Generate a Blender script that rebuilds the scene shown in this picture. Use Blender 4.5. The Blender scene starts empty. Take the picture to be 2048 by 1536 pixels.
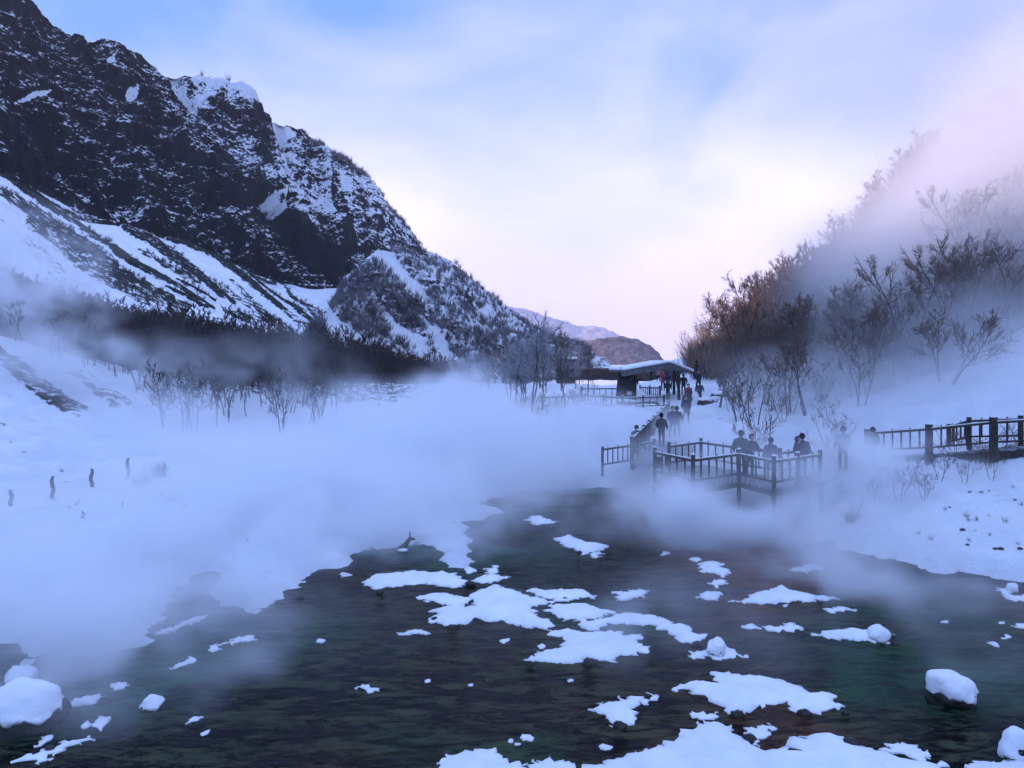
import bpy, bmesh, math, random
import numpy as np
from mathutils import Vector, Matrix

random.seed(7); RNG = np.random.default_rng(7)
sc = bpy.context.scene
R = math.radians

# ------------------------------------------------------------------ camera
F = 1547.0          # focal length in photo pixels (2048 wide)
YH = 720.0          # row of the horizon
CAMZ = 6.0
cam_d = bpy.data.cameras.new('camera'); cam = bpy.data.objects.new('camera', cam_d)
sc.collection.objects.link(cam); sc.camera = cam
cam.location = (0, 0, CAMZ); cam.rotation_euler = (R(90), 0, 0)
cam_d.sensor_width = 36.0; cam_d.lens = 36.0 * F / 2048
cam_d.shift_y = (YH - 768) / 2048
cam_d.clip_start = 0.1; cam_d.clip_end = 20000

# ------------------------------------------------------------------ sky
SUN_EL, SUN_AZ = 21.0, -75.0      # azimuth measured from the view axis (+Y), negative to the left
w = bpy.data.worlds.new('World'); sc.world = w; w.use_nodes = True
nt = w.node_tree; nt.nodes.clear(); L = nt.links.new
def wn(t, **k):
    n = nt.nodes.new(t)
    for a, b in k.items(): setattr(n, a, b)
    return n
out = wn('ShaderNodeOutputWorld'); bg = wn('ShaderNodeBackground'); bg.inputs['Strength'].default_value = 0.10
sky = wn('ShaderNodeTexSky', sky_type='NISHITA'); sky.sun_disc = False
sky.sun_elevation = R(SUN_EL); sky.sun_rotation = R(SUN_AZ); sky.air_density = 1.6; sky.dust_density = 1.0; sky.ozone_density = 3.0
tc = wn('ShaderNodeTexCoord'); sep = wn('ShaderNodeSeparateXYZ'); L(tc.outputs['Generated'], sep.inputs[0])
def wmath(op, a, b=None, c=None, clamp=False):
    n = wn('ShaderNodeMath', operation=op, use_clamp=clamp)
    for i, v in enumerate((a, b, c)):
        if v is None: continue
        if isinstance(v, (int, float)): n.inputs[i].default_value = v
        else: L(v, n.inputs[i])
    return n.outputs[0]
def wrange(v, a, b, c, d):
    n = wn('ShaderNodeMapRange', interpolation_type='SMOOTHSTEP')
    L(v, n.inputs[0])
    for i, q in enumerate((a, b, c, d)): n.inputs[i+1].default_value = q
    return n.outputs[0]
X_, Y_, Z_ = sep.outputs
nz = wn('ShaderNodeTexNoise'); nz.inputs['Scale'].default_value = 2.6; nz.inputs['Detail'].default_value = 5; nz.inputs['Roughness'].default_value = .5; nz.inputs['Distortion'].default_value = .4
mp = wn('ShaderNodeMapping'); mp.inputs['Scale'].default_value = (1, 1, 1.7); L(tc.outputs['Generated'], mp.inputs[0]); L(mp.outputs[0], nz.inputs['Vector'])
# thin high veil: thick towards the horizon, broken higher up
front = wrange(Y_, -0.2, 0.75, 0.0, 1.0)
low = wrange(Z_, 0.08, 0.44, 1.0, 0.0)
rightm = wrange(X_, 0.10, 0.60, 0.0, 1.0)
nse = wmath('MULTIPLY', wmath('SUBTRACT', nz.outputs['Fac'], 0.48), 1.25)
def wmix(f, a, b):
    n = wn('ShaderNodeMix', data_type='RGBA')
    for k, v in ((0, f), (6, a), (7, b)):
        if isinstance(v, (int, float)): n.inputs[k].default_value = v
        elif isinstance(v, tuple): n.inputs[k].default_value = (*v, 1)
        else: L(v, n.inputs[k])
    return n.outputs[2]
base = wmix(0.90, sky.outputs[0], (0.75, 2.25, 5.9))            # thin even high cloud over the clear sky
lav = wmath('MULTIPLY', wmath('ADD', rightm, nse, clamp=True), 0.75)
base = wmix(lav, base, (2.7, 3.1, 5.6))                        # lavender mist drifting up on the right
veil = wmath('MULTIPLY', wmath('ADD', wmath('MULTIPLY', low, 1.0), wmath('MULTIPLY', nse, 1.1), clamp=True), wmath('MULTIPLY', front, 0.97))
vc2 = wmix(wrange(Z_, 0.02, 0.22, 0.0, 1.0), (5.0, 4.35, 5.2), (7.2, 6.7, 7.2))
mxo = wmix(veil, base, vc2)
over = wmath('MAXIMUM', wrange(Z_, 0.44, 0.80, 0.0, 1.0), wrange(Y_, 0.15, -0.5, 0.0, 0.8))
mxo = wmix(over, mxo, (3.3, 4.9, 9.6))                         # extra brightness added overhead and behind, out of view, as ambient fill
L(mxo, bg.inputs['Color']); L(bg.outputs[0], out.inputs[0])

# ------------------------------------------------------------------ sun
sl = bpy.data.lights.new('sun', 'SUN'); so = bpy.data.objects.new('sun', sl); sc.collection.objects.link(so)
sl.energy = 3.8; sl.angle = R(0.6); sl.color = (1.0, 0.66, 0.46)
dsun = Vector((math.sin(R(SUN_AZ))*math.cos(R(SUN_EL)), math.cos(R(SUN_AZ))*math.cos(R(SUN_EL)), math.sin(R(SUN_EL))))
so.rotation_euler = dsun.to_track_quat('Z', 'Y').to_euler()

vs = sc.view_settings
vs.view_transform = 'Standard'; vs.look = 'None'; vs.gamma = 1; vs.use_curve_mapping = False; vs.exposure = 0.8
cy = sc.cycles
cy.max_bounces = 8; cy.diffuse_bounces = 2; cy.glossy_bounces = 2; cy.transmission_bounces = 2; cy.volume_bounces = 5
cy.transparent_max_bounces = 8; cy.volume_step_rate = 2.5; cy.volume_max_steps = 256; cy.use_denoising = True
cy.use_adaptive_sampling = True; cy.adaptive_threshold = 0.03

# ------------------------------------------------------------------ helpers
def px(x, y, d): return np.array(((x-1024)/F*d, d, CAMZ-(y-YH)/F*d))
def wp(x, y, z=0.0):
    d = (CAMZ-z)*F/(y-YH); return np.array(((x-1024)/F*d, d, z))
def sstep(a, b, x):
    t = np.clip((np.asarray(x, float)-a)/(b-a), 0, 1); return t*t*(3-2*t)

_P = np.random.default_rng(3).permutation(256); _P = np.concatenate([_P, _P, _P])
_G = np.random.default_rng(4).normal(size=(256, 3)); _G /= np.linalg.norm(_G, axis=1)[:, None]
def perlin(p):
    i = np.floor(p).astype(int); f = p-i; i &= 255; u = f*f*f*(f*(f*6-15)+10)
    r = 0
    for a in (0, 1):
        for b in (0, 1):
            for c in (0, 1):
                h = _P[_P[_P[i[..., 0]+a]+i[..., 1]+b]+i[..., 2]+c]
                g = _G[h & 255]
                v = (f[..., 0]-a)*g[..., 0]+(f[..., 1]-b)*g[..., 1]+(f[..., 2]-c)*g[..., 2]
                r = r + v*(u[..., 0] if a else 1-u[..., 0])*(u[..., 1] if b else 1-u[..., 1])*(u[..., 2] if c else 1-u[..., 2])
    return r
def fbm(p, o=5, g=.5, ridged=False):
    s = 0; a = 1
    for k in range(o):
        n = perlin(p*2**k+k*17.3)
        s = s + a*((1-2*np.abs(n)*1.3) if ridged else n); a *= g
    return s

def mesh_from(name, V, Fs, mat=None, smooth=True, mi=None):
    """V (n,3), Fs (m,k) all faces with k corners, or a list of such arrays"""
    if not isinstance(Fs, list): Fs = [Fs]
    Fs = [f for f in Fs if len(f)]
    me = bpy.data.meshes.new(name)
    V = np.asarray(V, np.float32); me.vertices.add(len(V)); me.vertices.foreach_set('co', V.ravel())
    loops = np.concatenate([np.asarray(f, np.int32).ravel() for f in Fs])
    tot = np.concatenate([np.full(len(f), f.shape[1], np.int32) for f in Fs])
    st = np.concatenate([[0], np.cumsum(tot)[:-1]]).astype(np.int32)
    me.loops.add(len(loops)); me.loops.foreach_set('vertex_index', loops)
    me.polygons.add(len(tot)); me.polygons.foreach_set('loop_start', st); me.polygons.foreach_set('loop_total', tot)
    if smooth: me.polygons.foreach_set('use_smooth', np.ones(len(tot), bool))
    if mat is not None:
        for m in (mat if isinstance(mat, list) else [mat]): me.materials.append(m)
    if mi is not None: me.polygons.foreach_set('material_index', np.asarray(mi, np.int32))
    me.update(calc_edges=True); me.validate()
    return me
def link(name, data, parent=None, loc=None):
    o = bpy.data.objects.new(name, data); sc.collection.objects.link(o)
    if parent: o.parent = parent
    if loc is not None: o.location = tuple(float(q) for q in loc)
    return o
def tag(o, label=None, cat=None, group=None, kind=None):
    if label: o['label'] = label
    if cat: o['category'] = cat
    if group: o['group'] = group
    if kind: o['kind'] = kind
    return o
def setattr_f(me, name, vals):
    a = me.attributes.new(name, 'FLOAT', 'POINT'); a.data.foreach_set('value', np.asarray(vals, np.float32).ravel())
def grid_faces(nr, nc):
    i = np.arange(nr-1)[:, None]*nc+np.arange(nc-1)[None]; i = i.ravel()
    return np.stack([i, i+1, i+nc+1, i+nc], 1)

# ------------------------------------------------------------------ materials
class MB:
    def __init__(s, name):
        s.m = bpy.data.materials.new(name); s.m.use_nodes = True; s.nt = s.m.node_tree; s.nt.nodes.clear()
        s.o = s.n('ShaderNodeOutputMaterial'); s.b = s.n('ShaderNodeBsdfPrincipled'); s.l(s.b.outputs[0], s.o.inputs[0])
        s.t = s.n('ShaderNodeTexCoord').outputs['Object']
    def n(s, t, **k):
        n = s.nt.nodes.new(t)
        for a, b in k.items(): setattr(n, a, b)
        return n
    def l(s, a, b): s.nt.links.new(a, b)
    def noise(s, sc_, det=4, rough=.55, vec=None, dist=0):
        n = s.n('ShaderNodeTexNoise'); n.inputs['Scale'].default_value = sc_; n.inputs['Detail'].default_value = det
        n.inputs['Roughness'].default_value = rough; n.inputs['Distortion'].default_value = dist
        s.l(vec or s.t, n.inputs['Vector']); return n.outputs['Fac']
    def mapping(s, scale=(1, 1, 1), rot=(0, 0, 0)):
        m = s.n('ShaderNodeMapping'); m.inputs['Scale'].default_value = scale; m.inputs['Rotation'].default_value = rot
        s.l(s.t, m.inputs[0]); return m.outputs[0]
    def rng(s, v, a, b, c=0, d=1, sm=True):
        n = s.n('ShaderNodeMapRange', interpolation_type='SMOOTHSTEP' if sm else 'LINEAR'); s.l(v, n.inputs[0])
        for i, q in enumerate((a, b, c, d)): n.inputs[i+1].default_value = q
        return n.outputs[0]
    def math(s, op, a, b=None, clamp=False):
        n = s.n('ShaderNodeMath', operation=op, use_clamp=clamp)
        for i, v in enumerate((a, b)):
            if v is None: continue
            if isinstance(v, (int, float)): n.inputs[i].default_value = v
            else: s.l(v, n.inputs[i])
        return n.outputs[0]
    def mix(s, f, a, b):
        n = s.n('ShaderNodeMix', data_type='RGBA')
        if isinstance(f, (int, float)): n.inputs[0].default_value = f
        else: s.l(f, n.inputs[0])
        for i, v in ((6, a), (7, b)):
            if isinstance(v, tuple): n.inputs[i].default_value = (*v, 1) if len(v) == 3 else v
            else: s.l(v, n.inputs[i])
        return n.outputs[2]
    def attr(s, name): return s.n('ShaderNodeAttribute', attribute_name=name).outputs['Fac']
    def normal_z(s):
        g = s.n('ShaderNodeNewGeometry'); q = s.n('ShaderNodeSeparateXYZ'); s.l(g.outputs['Normal'], q.inputs[0]); return q.outputs[2]
    def col(s, c):
        if isinstance(c, tuple): s.b.inputs['Base Color'].default_value = (*c, 1)
        else: s.l(c, s.b.inputs['Base Color'])
    def bump(s, h, strength=.5, dist=.1):
        b = s.n('ShaderNodeBump'); b.inputs['Strength'].default_value = strength; b.inputs['Distance'].default_value = dist
        s.l(h, b.inputs['Height']); s.l(b.outputs[0], s.b.inputs['Normal'])
    def rough(s, r, spec=.3):
        if isinstance(r, (int, float)): s.b.inputs['Roughness'].default_value = r
        else: s.l(r, s.b.inputs['Roughness'])
        s.b.inputs['Specular IOR Level'].default_value = spec

SNOW = (0.80, 0.82, 0.86)
def snow_mat(name='snow', scale=1.0):
    m = MB(name); a = m.noise(1.3*scale, 5); m.col(m.mix(m.rng(a, .3, .7), (0.74, 0.77, 0.82), (0.84, 0.86, 0.89)))
    m.rough(.75, .25); m.bump(m.noise(5*scale, 6, .65), .45, .12/scale); return m.m
M_snow = snow_mat()
def ground_mat():
    m = MB('ground_snow'); a = m.noise(.5, 6)
    snow = m.mix(m.rng(a, .3, .7), (0.72, 0.75, 0.81), (0.84, 0.86, 0.89))
    bed = m.mix(m.rng(m.noise(.9, 5), .35, .65), (0.02, 0.022, 0.018), (0.06, 0.05, 0.035))
    sp = m.noise(1.1, 6, .7); dk = m.attr('dirt')
    f = m.math('MULTIPLY', m.rng(m.math('ADD', sp, m.math('MULTIPLY', dk, .32)), .66, .74), 1.0)
    c = m.mix(f, snow, (0.055, 0.045, 0.04))
    m.col(m.mix(m.rng(m.attr('wet'), .4, .6), c, bed)); m.rough(.8, .2)
    m.bump(m.noise(1.4, 8, .66), .9, .4); return m.m
M_ground = ground_mat()
def water_mat():
    m = MB('water_surface')
    st = m.mapping((.55, 1.6, 1), (0, 0, R(8)))
    weed = m.noise(1.9, 10, .78, st, .8); big = m.noise(.16, 3, .5); big2 = m.noise(.11, 3, .5, m.mapping((1, 1, 1), (0, 0, R(70))))
    c = m.mix(m.rng(weed, .47, .60), (0.001, 0.0015, 0.002), (0.060, 0.068, 0.040))
    c = m.mix(m.math('MULTIPLY', m.rng(big, .48, .60), m.rng(weed, .36, .6)), c, (0.018, 0.075, 0.036))
    sx = m.n('ShaderNodeSeparateXYZ'); m.l(m.t, sx.inputs[0])
    c = m.mix(m.math('MULTIPLY', m.math('MULTIPLY', m.rng(big2, .44, .58), m.rng(sx.outputs[0], 2.5, 6.5, .12, 1.0)), m.rng(weed, .34, .6)), c, (0.14, 0.040, 0.020))
    m.col(c); m.b.inputs['IOR'].default_value = 1.33
    m.rough(m.rng(weed, .3, .7, .08, .5), .08)
    rip = m.math('ADD', m.noise(2.6, 6, .62, m.mapping((.6, 1.5, 1), (0, 0, R(-14))), .5), m.math('MULTIPLY', m.noise(9, 4, .6, m.mapping((.7, 1.4, 1))), .35))
    m.bump(rip, 1.0, .20); return m.m
M_water = water_mat()
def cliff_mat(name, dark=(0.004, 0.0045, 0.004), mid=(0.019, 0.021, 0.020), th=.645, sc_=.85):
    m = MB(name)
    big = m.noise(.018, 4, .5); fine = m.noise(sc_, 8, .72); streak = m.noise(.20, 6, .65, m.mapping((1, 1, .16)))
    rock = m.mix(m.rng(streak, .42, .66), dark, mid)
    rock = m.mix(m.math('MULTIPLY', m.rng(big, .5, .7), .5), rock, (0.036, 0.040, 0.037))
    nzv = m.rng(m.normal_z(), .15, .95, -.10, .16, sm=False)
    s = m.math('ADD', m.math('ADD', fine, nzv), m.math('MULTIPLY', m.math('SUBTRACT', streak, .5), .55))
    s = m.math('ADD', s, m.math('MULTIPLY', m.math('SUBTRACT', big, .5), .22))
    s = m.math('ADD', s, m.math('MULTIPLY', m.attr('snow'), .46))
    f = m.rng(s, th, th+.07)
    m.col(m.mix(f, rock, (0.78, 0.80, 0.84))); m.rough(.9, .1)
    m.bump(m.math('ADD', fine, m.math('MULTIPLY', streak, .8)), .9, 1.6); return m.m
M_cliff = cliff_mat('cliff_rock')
M_spur = cliff_mat('brushy_slope', (0.010, 0.010, 0.010), (0.075, 0.068, 0.070), .60, .5)
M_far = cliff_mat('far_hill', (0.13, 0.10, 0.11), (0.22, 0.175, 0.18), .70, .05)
M_far2 = cliff_mat('hazed_farthest_hill', (0.40, 0.35, 0.39), (0.50, 0.45, 0.49), .70, .02)  # distance haze put into the colour as a paler mauve
def talus_mat():
    m = MB('talus_snow'); a = m.noise(.25, 6)
    snow = m.mix(m.rng(a, .3, .7), (0.74, 0.77, 0.83), (0.85, 0.87, 0.9))
    sp = m.noise(.52, 6, .72); pa = m.noise(.09, 3)
    br = m.mix(m.rng(sp, .5, .7), (0.012, 0.017, 0.015), (0.05, 0.048, 0.038))
    s = m.math('ADD', sp, m.math('MULTIPLY', m.attr('brush'), .40))
    s = m.math('ADD', s, m.math('MULTIPLY', m.math('SUBTRACT', pa, .5), .18))
    m.col(m.mix(m.rng(s, .72, .78), snow, br)); m.rough(.85, .15)
    m.bump(m.math('ADD', sp, m.noise(.15, 5)), .5, .8); return m.m
M_talus = talus_mat()
def simple(name, c1, c2=None, sc_=6, rough=.85, bump=.2, bd=.03, spec=.2):
    m = MB(name); n = m.noise(sc_, 5, .6); m.col(m.mix(m.rng(n, .35, .65), c1, c2 or tuple(q*.6 for q in c1)))
    m.rough(rough, spec); m.bump(n, bump, bd); return m.m
M_bark = simple('bark', (0.075, 0.058, 0.046), (0.035, 0.028, 0.024), 5)
M_twig = simple('twigs', (0.20, 0.135, 0.105), (0.11, 0.078, 0.065), 2)
M_barkp = simple('sun_tinted_bark', (0.36, 0.33, 0.29), (0.20, 0.17, 0.15), 4)  # paler bark for the far trees, sunlight put into the colour
M_twigo = simple('sun_tinted_twigs', (0.46, 0.30, 0.20), (0.30, 0.19, 0.13), 2)  # lighter than the other twigs: warm sunlight put into the colour
M_frostb = simple('frosted_bark', (0.10, 0.09, 0.085), (0.045, 0.04, 0.038), 5)
M_frost = simple('frosted_twigs', (0.42, 0.42, 0.45), (0.16, 0.15, 0.16), 1.2)
M_dkwood = simple('dark_forest_twigs', (0.070, 0.050, 0.043), (0.036, 0.026, 0.023), .5)
M_dktrunk = simple('forest_trunks', (0.10, 0.09, 0.09), (0.04, 0.035, 0.035), 1)
M_scrub = simple('scrub_twigs', (0.21, 0.20, 0.21), (0.05, 0.045, 0.05), .4)
M_wood = simple('weathered_wood', (0.075, 0.062, 0.052), (0.035, 0.03, 0.026), 12)
M_deck = simple('snowy_planks', (0.30, 0.31, 0.34), (0.10, 0.095, 0.09), 3)
M_rock = simple('wet_rock', (0.018, 0.017, 0.016), (0.04, 0.035, 0.03), 4, .5, .6, .1)
M_stone = simple('dark_stone', (0.012, 0.012, 0.012), (0.028, 0.026, 0.025), 3.5, .8, .7, .08)
M_sign = simple('pale_sign', (0.55, 0.55, 0.58), (0.35, 0.35, 0.38), 9)
M_roof = simple('roof_boards', (0.20, 0.18, 0.20), (0.12, 0.105, 0.115), 4)
M_skin = simple('skin', (0.50, 0.33, 0.26), None, 8)

# ------------------------------------------------------------------ stream outline (photo pixels projected onto the water plane)
WATER_PX = [(-1200,1300),(-300,1300),(0,1290),(60,1318),(110,1296),(180,1312),(230,1290),(285,1288),(300,1262),(335,1232),(350,1190),(395,1150),(440,1138),(452,1158),(425,1186),(440,1216),(480,1206),(500,1222),(560,1198),(545,1180),(590,1172),(640,1140),(680,1138),(672,1158),(695,1150),(715,1132),
 (700,1115),(735,1098),(800,1096),(830,1087),(880,1106),(892,1124),(903,1134),(935,1141),(945,1122),(925,1100),(940,1078),(915,1062),(930,1046),(982,1036),(1010,1018),(960,1008),
 (1000,990),(1100,978),(1250,975),(1300,985),(1380,1000),(1450,998),(1540,985),(1600,975),(1625,1000),(1610,1020),(1562,1040),(1618,1062),(1665,1087),(1750,1112),(1880,1148),(1960,1152),
 (2048,1166),(2300,1180),(3500,1250),(4500,5000),(-2500,5000)]
WPOLY = np.array([wp(x, y)[:2] for x, y in WATER_PX])
def poly_sd(P, poly):
    """signed distance, negative inside"""
    P = np.asarray(P, float); res = np.empty(len(P))
    A = poly; B = np.roll(poly, -1, 0); d = B-A; dd = (d**2).sum(1)
    for s in range(0, len(P), 20000):
        p = P[s:s+20000, None, :]
        t = np.clip(((p-A)*d).sum(2)/dd, 0, 1); q = A+t[..., None]*d
        dist = np.sqrt(((p-q)**2).sum(2)).min(1)
        py = p[..., 1]; c = ((A[:, 1] > py) != (B[:, 1] > py)); dy = np.where(d[:, 1] == 0, 1e-9, d[:, 1])
        xi = A[:, 0]+(py-A[:, 1])*d[:, 0]/dy
        ins = (c & (p[..., 0] < xi)).sum(1) % 2 == 1
        res[s:s+20000] = np.where(ins, -dist, dist)
    return res

# ------------------------------------------------------------------ valley floor height
CP = []
def c(x, y, z): CP.append(wp(x, y, z))
def e(x, y, d): CP.append(px(x, y, d))
for q in [(-500,1100,.7),(0,1200,.35),(0,1100,.5),(300,1100,.4),(600,1080,.35),(0,985,.8),(300,955,.8),(600,960,.6),(850,960,.5),(120,940,1.1),(450,900,.95),(650,890,1.0),
          (900,900,.8),(1100,870,1.3),(300,880,.95),(1180,905,.8),(1300,960,.6),(1450,975,.5),(1640,960,.9),(1750,1080,.4),(1900,1110,.5),(2048,1130,.4),(2048,1020,1.0),(1900,1000,1.2),
          (2300,1100,.7),(2600,1050,1.5),(1480,960,.9)]: c(*q)
for q in [(0,700,60),(-250,600,60),(150,790,58),(240,850,54),(0,690,80),(0,640,110),(-500,400,100),(-500,600,60),(300,765,100),(350,735,145),(500,752,150),(600,760,100),
          (700,765,180),(800,770,120),(880,755,220),(950,790,90),(1000,765,200),(1060,828,58),(1160,815,55),(1230,818,54),(1300,822,52),(1200,780,64),(1290,800,60),
          (1380,815,58),(1340,757,150),(1200,755,150),(1100,765,110),(1400,760,120),(1360,752,180),(1372,836,50),(1350,838,49),(1330,870,42),(1300,900,38),(1250,840,44),
          (1420,800,60),(1400,870,42),(1450,850,44),(1500,880,36),(1700,850,36),(1600,900,32),(1850,914,30.6),(1740,922,33.5),(1920,908,29.8),(2048,901,28),(2200,893,26.8),(1900,988,25.9),(2048,982,25.3),(1760,985,28),(2200,975,24.5),(2048,870,31),(1900,880,33),(1560,790,50),(1600,760,56),(1480,735,75),(1700,690,66),
          (1430,742,100),(1430,742,140),(1500,690,130),(1560,612,130),(1640,610,95),(1700,515,115),(1850,515,70),(1900,325,110),(2048,270,85),(2048,490,50),(2048,780,34),(2300,130,90),(2300,500,45),
          (2600,50,100),(1380,740,200),(1500,670,190),(1700,560,180),(1850,700,50)]: e(*q)
CP = np.array(CP)
def _rb(a, b): return np.sqrt(((a[:, None]-b[None])**2).sum(2)+9.0)
_A = np.zeros((len(CP)+3,)*2); n_ = len(CP)
_A[:n_, :n_] = _rb(CP[:, :2], CP[:, :2]) - np.eye(n_)*0.6
_A[:n_, n_] = 1; _A[:n_, n_+1:] = CP[:, :2]; _A[n_:, :n_] = _A[:n_, n_:].T
_W = np.linalg.solve(_A, np.concatenate([CP[:, 2], np.zeros(3)]))
def base_h(P):
    r = np.empty(len(P))
    for s in range(0, len(P), 20000):
        p = P[s:s+20000]; r[s:s+20000] = _rb(p, CP[:, :2])@_W[:n_]+_W[n_]+p@_W[n_+1:]
    return r
def ground_h(P, full=False):
    P = np.asarray(P, float); b = base_h(P)
    X, Y = P[:, 0], P[:, 1]
    far = sstep(190, 300, Y+np.maximum(0, -X)*.25)
    b = b*(1-far)+2.0*far
    lim = sstep(90, 170, X); b = np.minimum(b, 48)*(1-lim)+10*lim
    back = 1-sstep(-4, 6, Y); b = b*(1-back)+.8*back
    sd = poly_sd(P, WPOLY)
    p3 = np.stack([X*.35, Y*.35, X*0], 1)
    sd = sd+fbm(p3*2.4, 5, .68)*.5+fbm(p3*.8+3, 2)*.5
    n = fbm(p3*.9, 6, .55)
    b = b+n*.55*sstep(0, 4, sd)+fbm(p3*3+9, 3)*.05
    hill = sstep(4, 12, b)
    b = b+hill*fbm(p3*.22+5, 4)*1.6
    h = np.where(sd > 0, np.minimum(np.maximum(b, .15), .30*(1-np.exp(-np.maximum(sd, 0)/.45))+np.maximum(sd, 0)*.12), -np.minimum(-sd*.4, .7))
    h = np.where(sd > 9, np.maximum(h, b), h) if False else np.where(sd > 0, h+(b-h)*sstep(.6, 5, sd), h)
    return (h, sd) if full else h
def gz(x, y): return float(ground_h(np.array([[x, y]]))[0])

def build_ground():
    nc, nr = 760, 470
    s = np.linspace(-1.35, 1.35, nc)
    d = np.concatenate([np.linspace(-14, 6, 16), np.geomspace(7, 50, 420), np.geomspace(51, 260, nr-260), np.geomspace(280, 9000, 30)])
    D, S = np.meshgrid(d, s, indexing='ij')
    P = np.stack([(S*(np.maximum(D, 0)+16)).ravel(), D.ravel()], 1)
    h, sd = ground_h(P, True)
    far = sstep(300, 600, P[:, 1]); h = h*(1-far)+1.5*far
    me = mesh_from('ground', np.column_stack([P, h]), grid_faces(len(d), nc), M_ground)
    setattr_f(me, 'wet', (sd < -0.12).astype(float))
    hill = sstep(6, 14, h)*sstep(8, 20, P[:, 0])*.55
    lefts = np.zeros(len(P))
    u = P[:, 0]*.45-P[:, 1]*0.25
    sp = sstep(1.5, 3, h)*sstep(-14, -18, P[:, 0])*sstep(70, 60, P[:, 1])
    ac = P[:, 0]*.5+P[:, 1]*.86; al = P[:, 0]*.86-P[:, 1]*.5
    st = fbm(np.stack([ac*.42, al*.045, ac*0+3], 1), 3)
    lefts = sp*sstep(-.02, .22, st)*.80
    Yd = P[:, 1]; wd = sstep(62, 82, Yd)*sstep(215, 190, Yd)*sstep(-2, -10, P[:, 0]+Yd*.03)*.62
    setattr_f(me, 'dirt', np.clip(hill+lefts+wd, 0, 1))
    o = link('ground', me); tag(o, 'snow covered valley floor with banks along the stream', 'ground', kind='structure')
build_ground()

# water sheet
def build_water():
    g = np.linspace(-90, 90, 60); h = np.linspace(-20, 60, 30); D, S = np.meshgrid(h, g, indexing='ij')
    V = np.stack([S.ravel(), D.ravel(), D.ravel()*0], 1)
    o = link('water', mesh_from('water', V, grid_faces(30, 60), M_water)); tag(o, 'dark steaming stream with mossy bed', 'stream', kind='structure')
build_water()

# ------------------------------------------------------------------ mountains as lofted surfaces
def interp_line(pts, xs, k):
    a = np.array(pts, float); return np.interp(xs, a[:, 0], a[:, k])
def loft(xs, lines, subs):
    """lines: list of (px line [(x,y)..], depth line [(x,d)..]); rows between them subdivided"""
    rows = []
    for ly, ld in lines:
        y = interp_line(ly, xs, 1); d = interp_line(ld, xs, 1)
        rows.append(np.stack([(xs-1024)/F*d, d, CAMZ-(y-YH)/F*d], 1))
    out = []
    for a, b, n in zip(rows[:-1], rows[1:], subs):
        t = np.linspace(0, 1, n, endpoint=False)[:, None, None]
        out.append(a[None]*(1-t)+b[None]*t)
    out.append(rows[-1][None]); return np.concatenate(out)   # (R, C, 3)
def grid_normals(G):
    du = np.gradient(G, axis=1); dv = np.gradient(G, axis=0); n = np.cross(du, dv); n /= np.linalg.norm(n, axis=2)[..., None]+1e-9
    return n
def strip_mask(XY, segs):
    """XY (n,2) pixel params; segs list of (polyline, half width, strength)"""
    r = np.zeros(len(XY))
    for line, wd, st in segs:
        best = np.full(len(XY), 1e9); tt = np.zeros(len(XY)); n = len(line)-1
        for i in range(n):
            a = np.array(line[i], float); b = np.array(line[i+1], float); d = b-a
            t = np.clip(((XY-a)@d)/(d@d), 0, 1); q = a+t[:, None]*d; dist = np.linalg.norm(XY-q, axis=1)
            m = dist < best; best[m] = dist[m]; tt[m] = (i+t[m])/n
        ww = wd*(.35+.65*np.sin(np.clip(tt, .03, .97)*np.pi)**.5)
        r = np.maximum(r, st*sstep(1.25, .45, best/ww))
    return r
def to_px(G):
    P = G.reshape(-1, 3); return np.stack([1024+P[:, 0]/P[:, 1]*F, YH+(CAMZ-P[:, 2])/P[:, 1]*F], 1)

RIDGE = [(-9000, -4230.4), (-5000, -2235.2), (-3200, -1269.0), (-2300, -794.3), (-1750, -481.2), (-1350, -238.8), (-1150, 0.1), (-980, 413.5), (-450, 486.0), (-180, 311.6)]+[(0,-80),(60,-4),(100,42),(130,66),(165,80),(205,90),(240,103),(275,126),(300,140),(330,150),(390,152),(440,157),(462,172),(480,195),(500,224),(520,238),(545,243),(575,247),(600,256),(625,275),(648,302),(668,310),(695,322),(720,345),(745,368),(780,420),(815,455),(832,480),(850,508),(900,535),(950,575),(1010,620),(1060,650)]  # unseen left part shaped to shade the stream, with a saddle admitting sun
RD = [(-9000, 45), (-5000, 78), (-3200, 112), (-2300, 142), (-1750, 170), (-1350, 192), (-1150, 202), (-980, 212), (-450, 238), (-180, 250)]+[(0,255),(240,290),(500,340),(650,380),(850,470),(1060,560)]
CB = [(-9000, -1269.0), (-5000, -440.2), (-3200, -75.6), (-2300, 114.7), (-1750, 278.0), (-1350, 386.8), (-980, 508.1), (-450, 517.4), (-180, 384.8)]+[(0,338),(60,375),(100,405),(150,430),(180,440),(230,446),(300,466),(370,490),(440,516),(500,541),(560,562),(620,574),(690,570),(720,590),(850,640),(1060,690)]
CD = [(-9000, 28), (-5000, 48), (-3200, 70), (-2300, 92), (-1750, 112), (-1350, 130), (-980, 146), (-450, 168), (-180, 180)]+[(0,185),(240,210),(500,245),(690,280),(850,340),(1060,420)]
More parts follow.
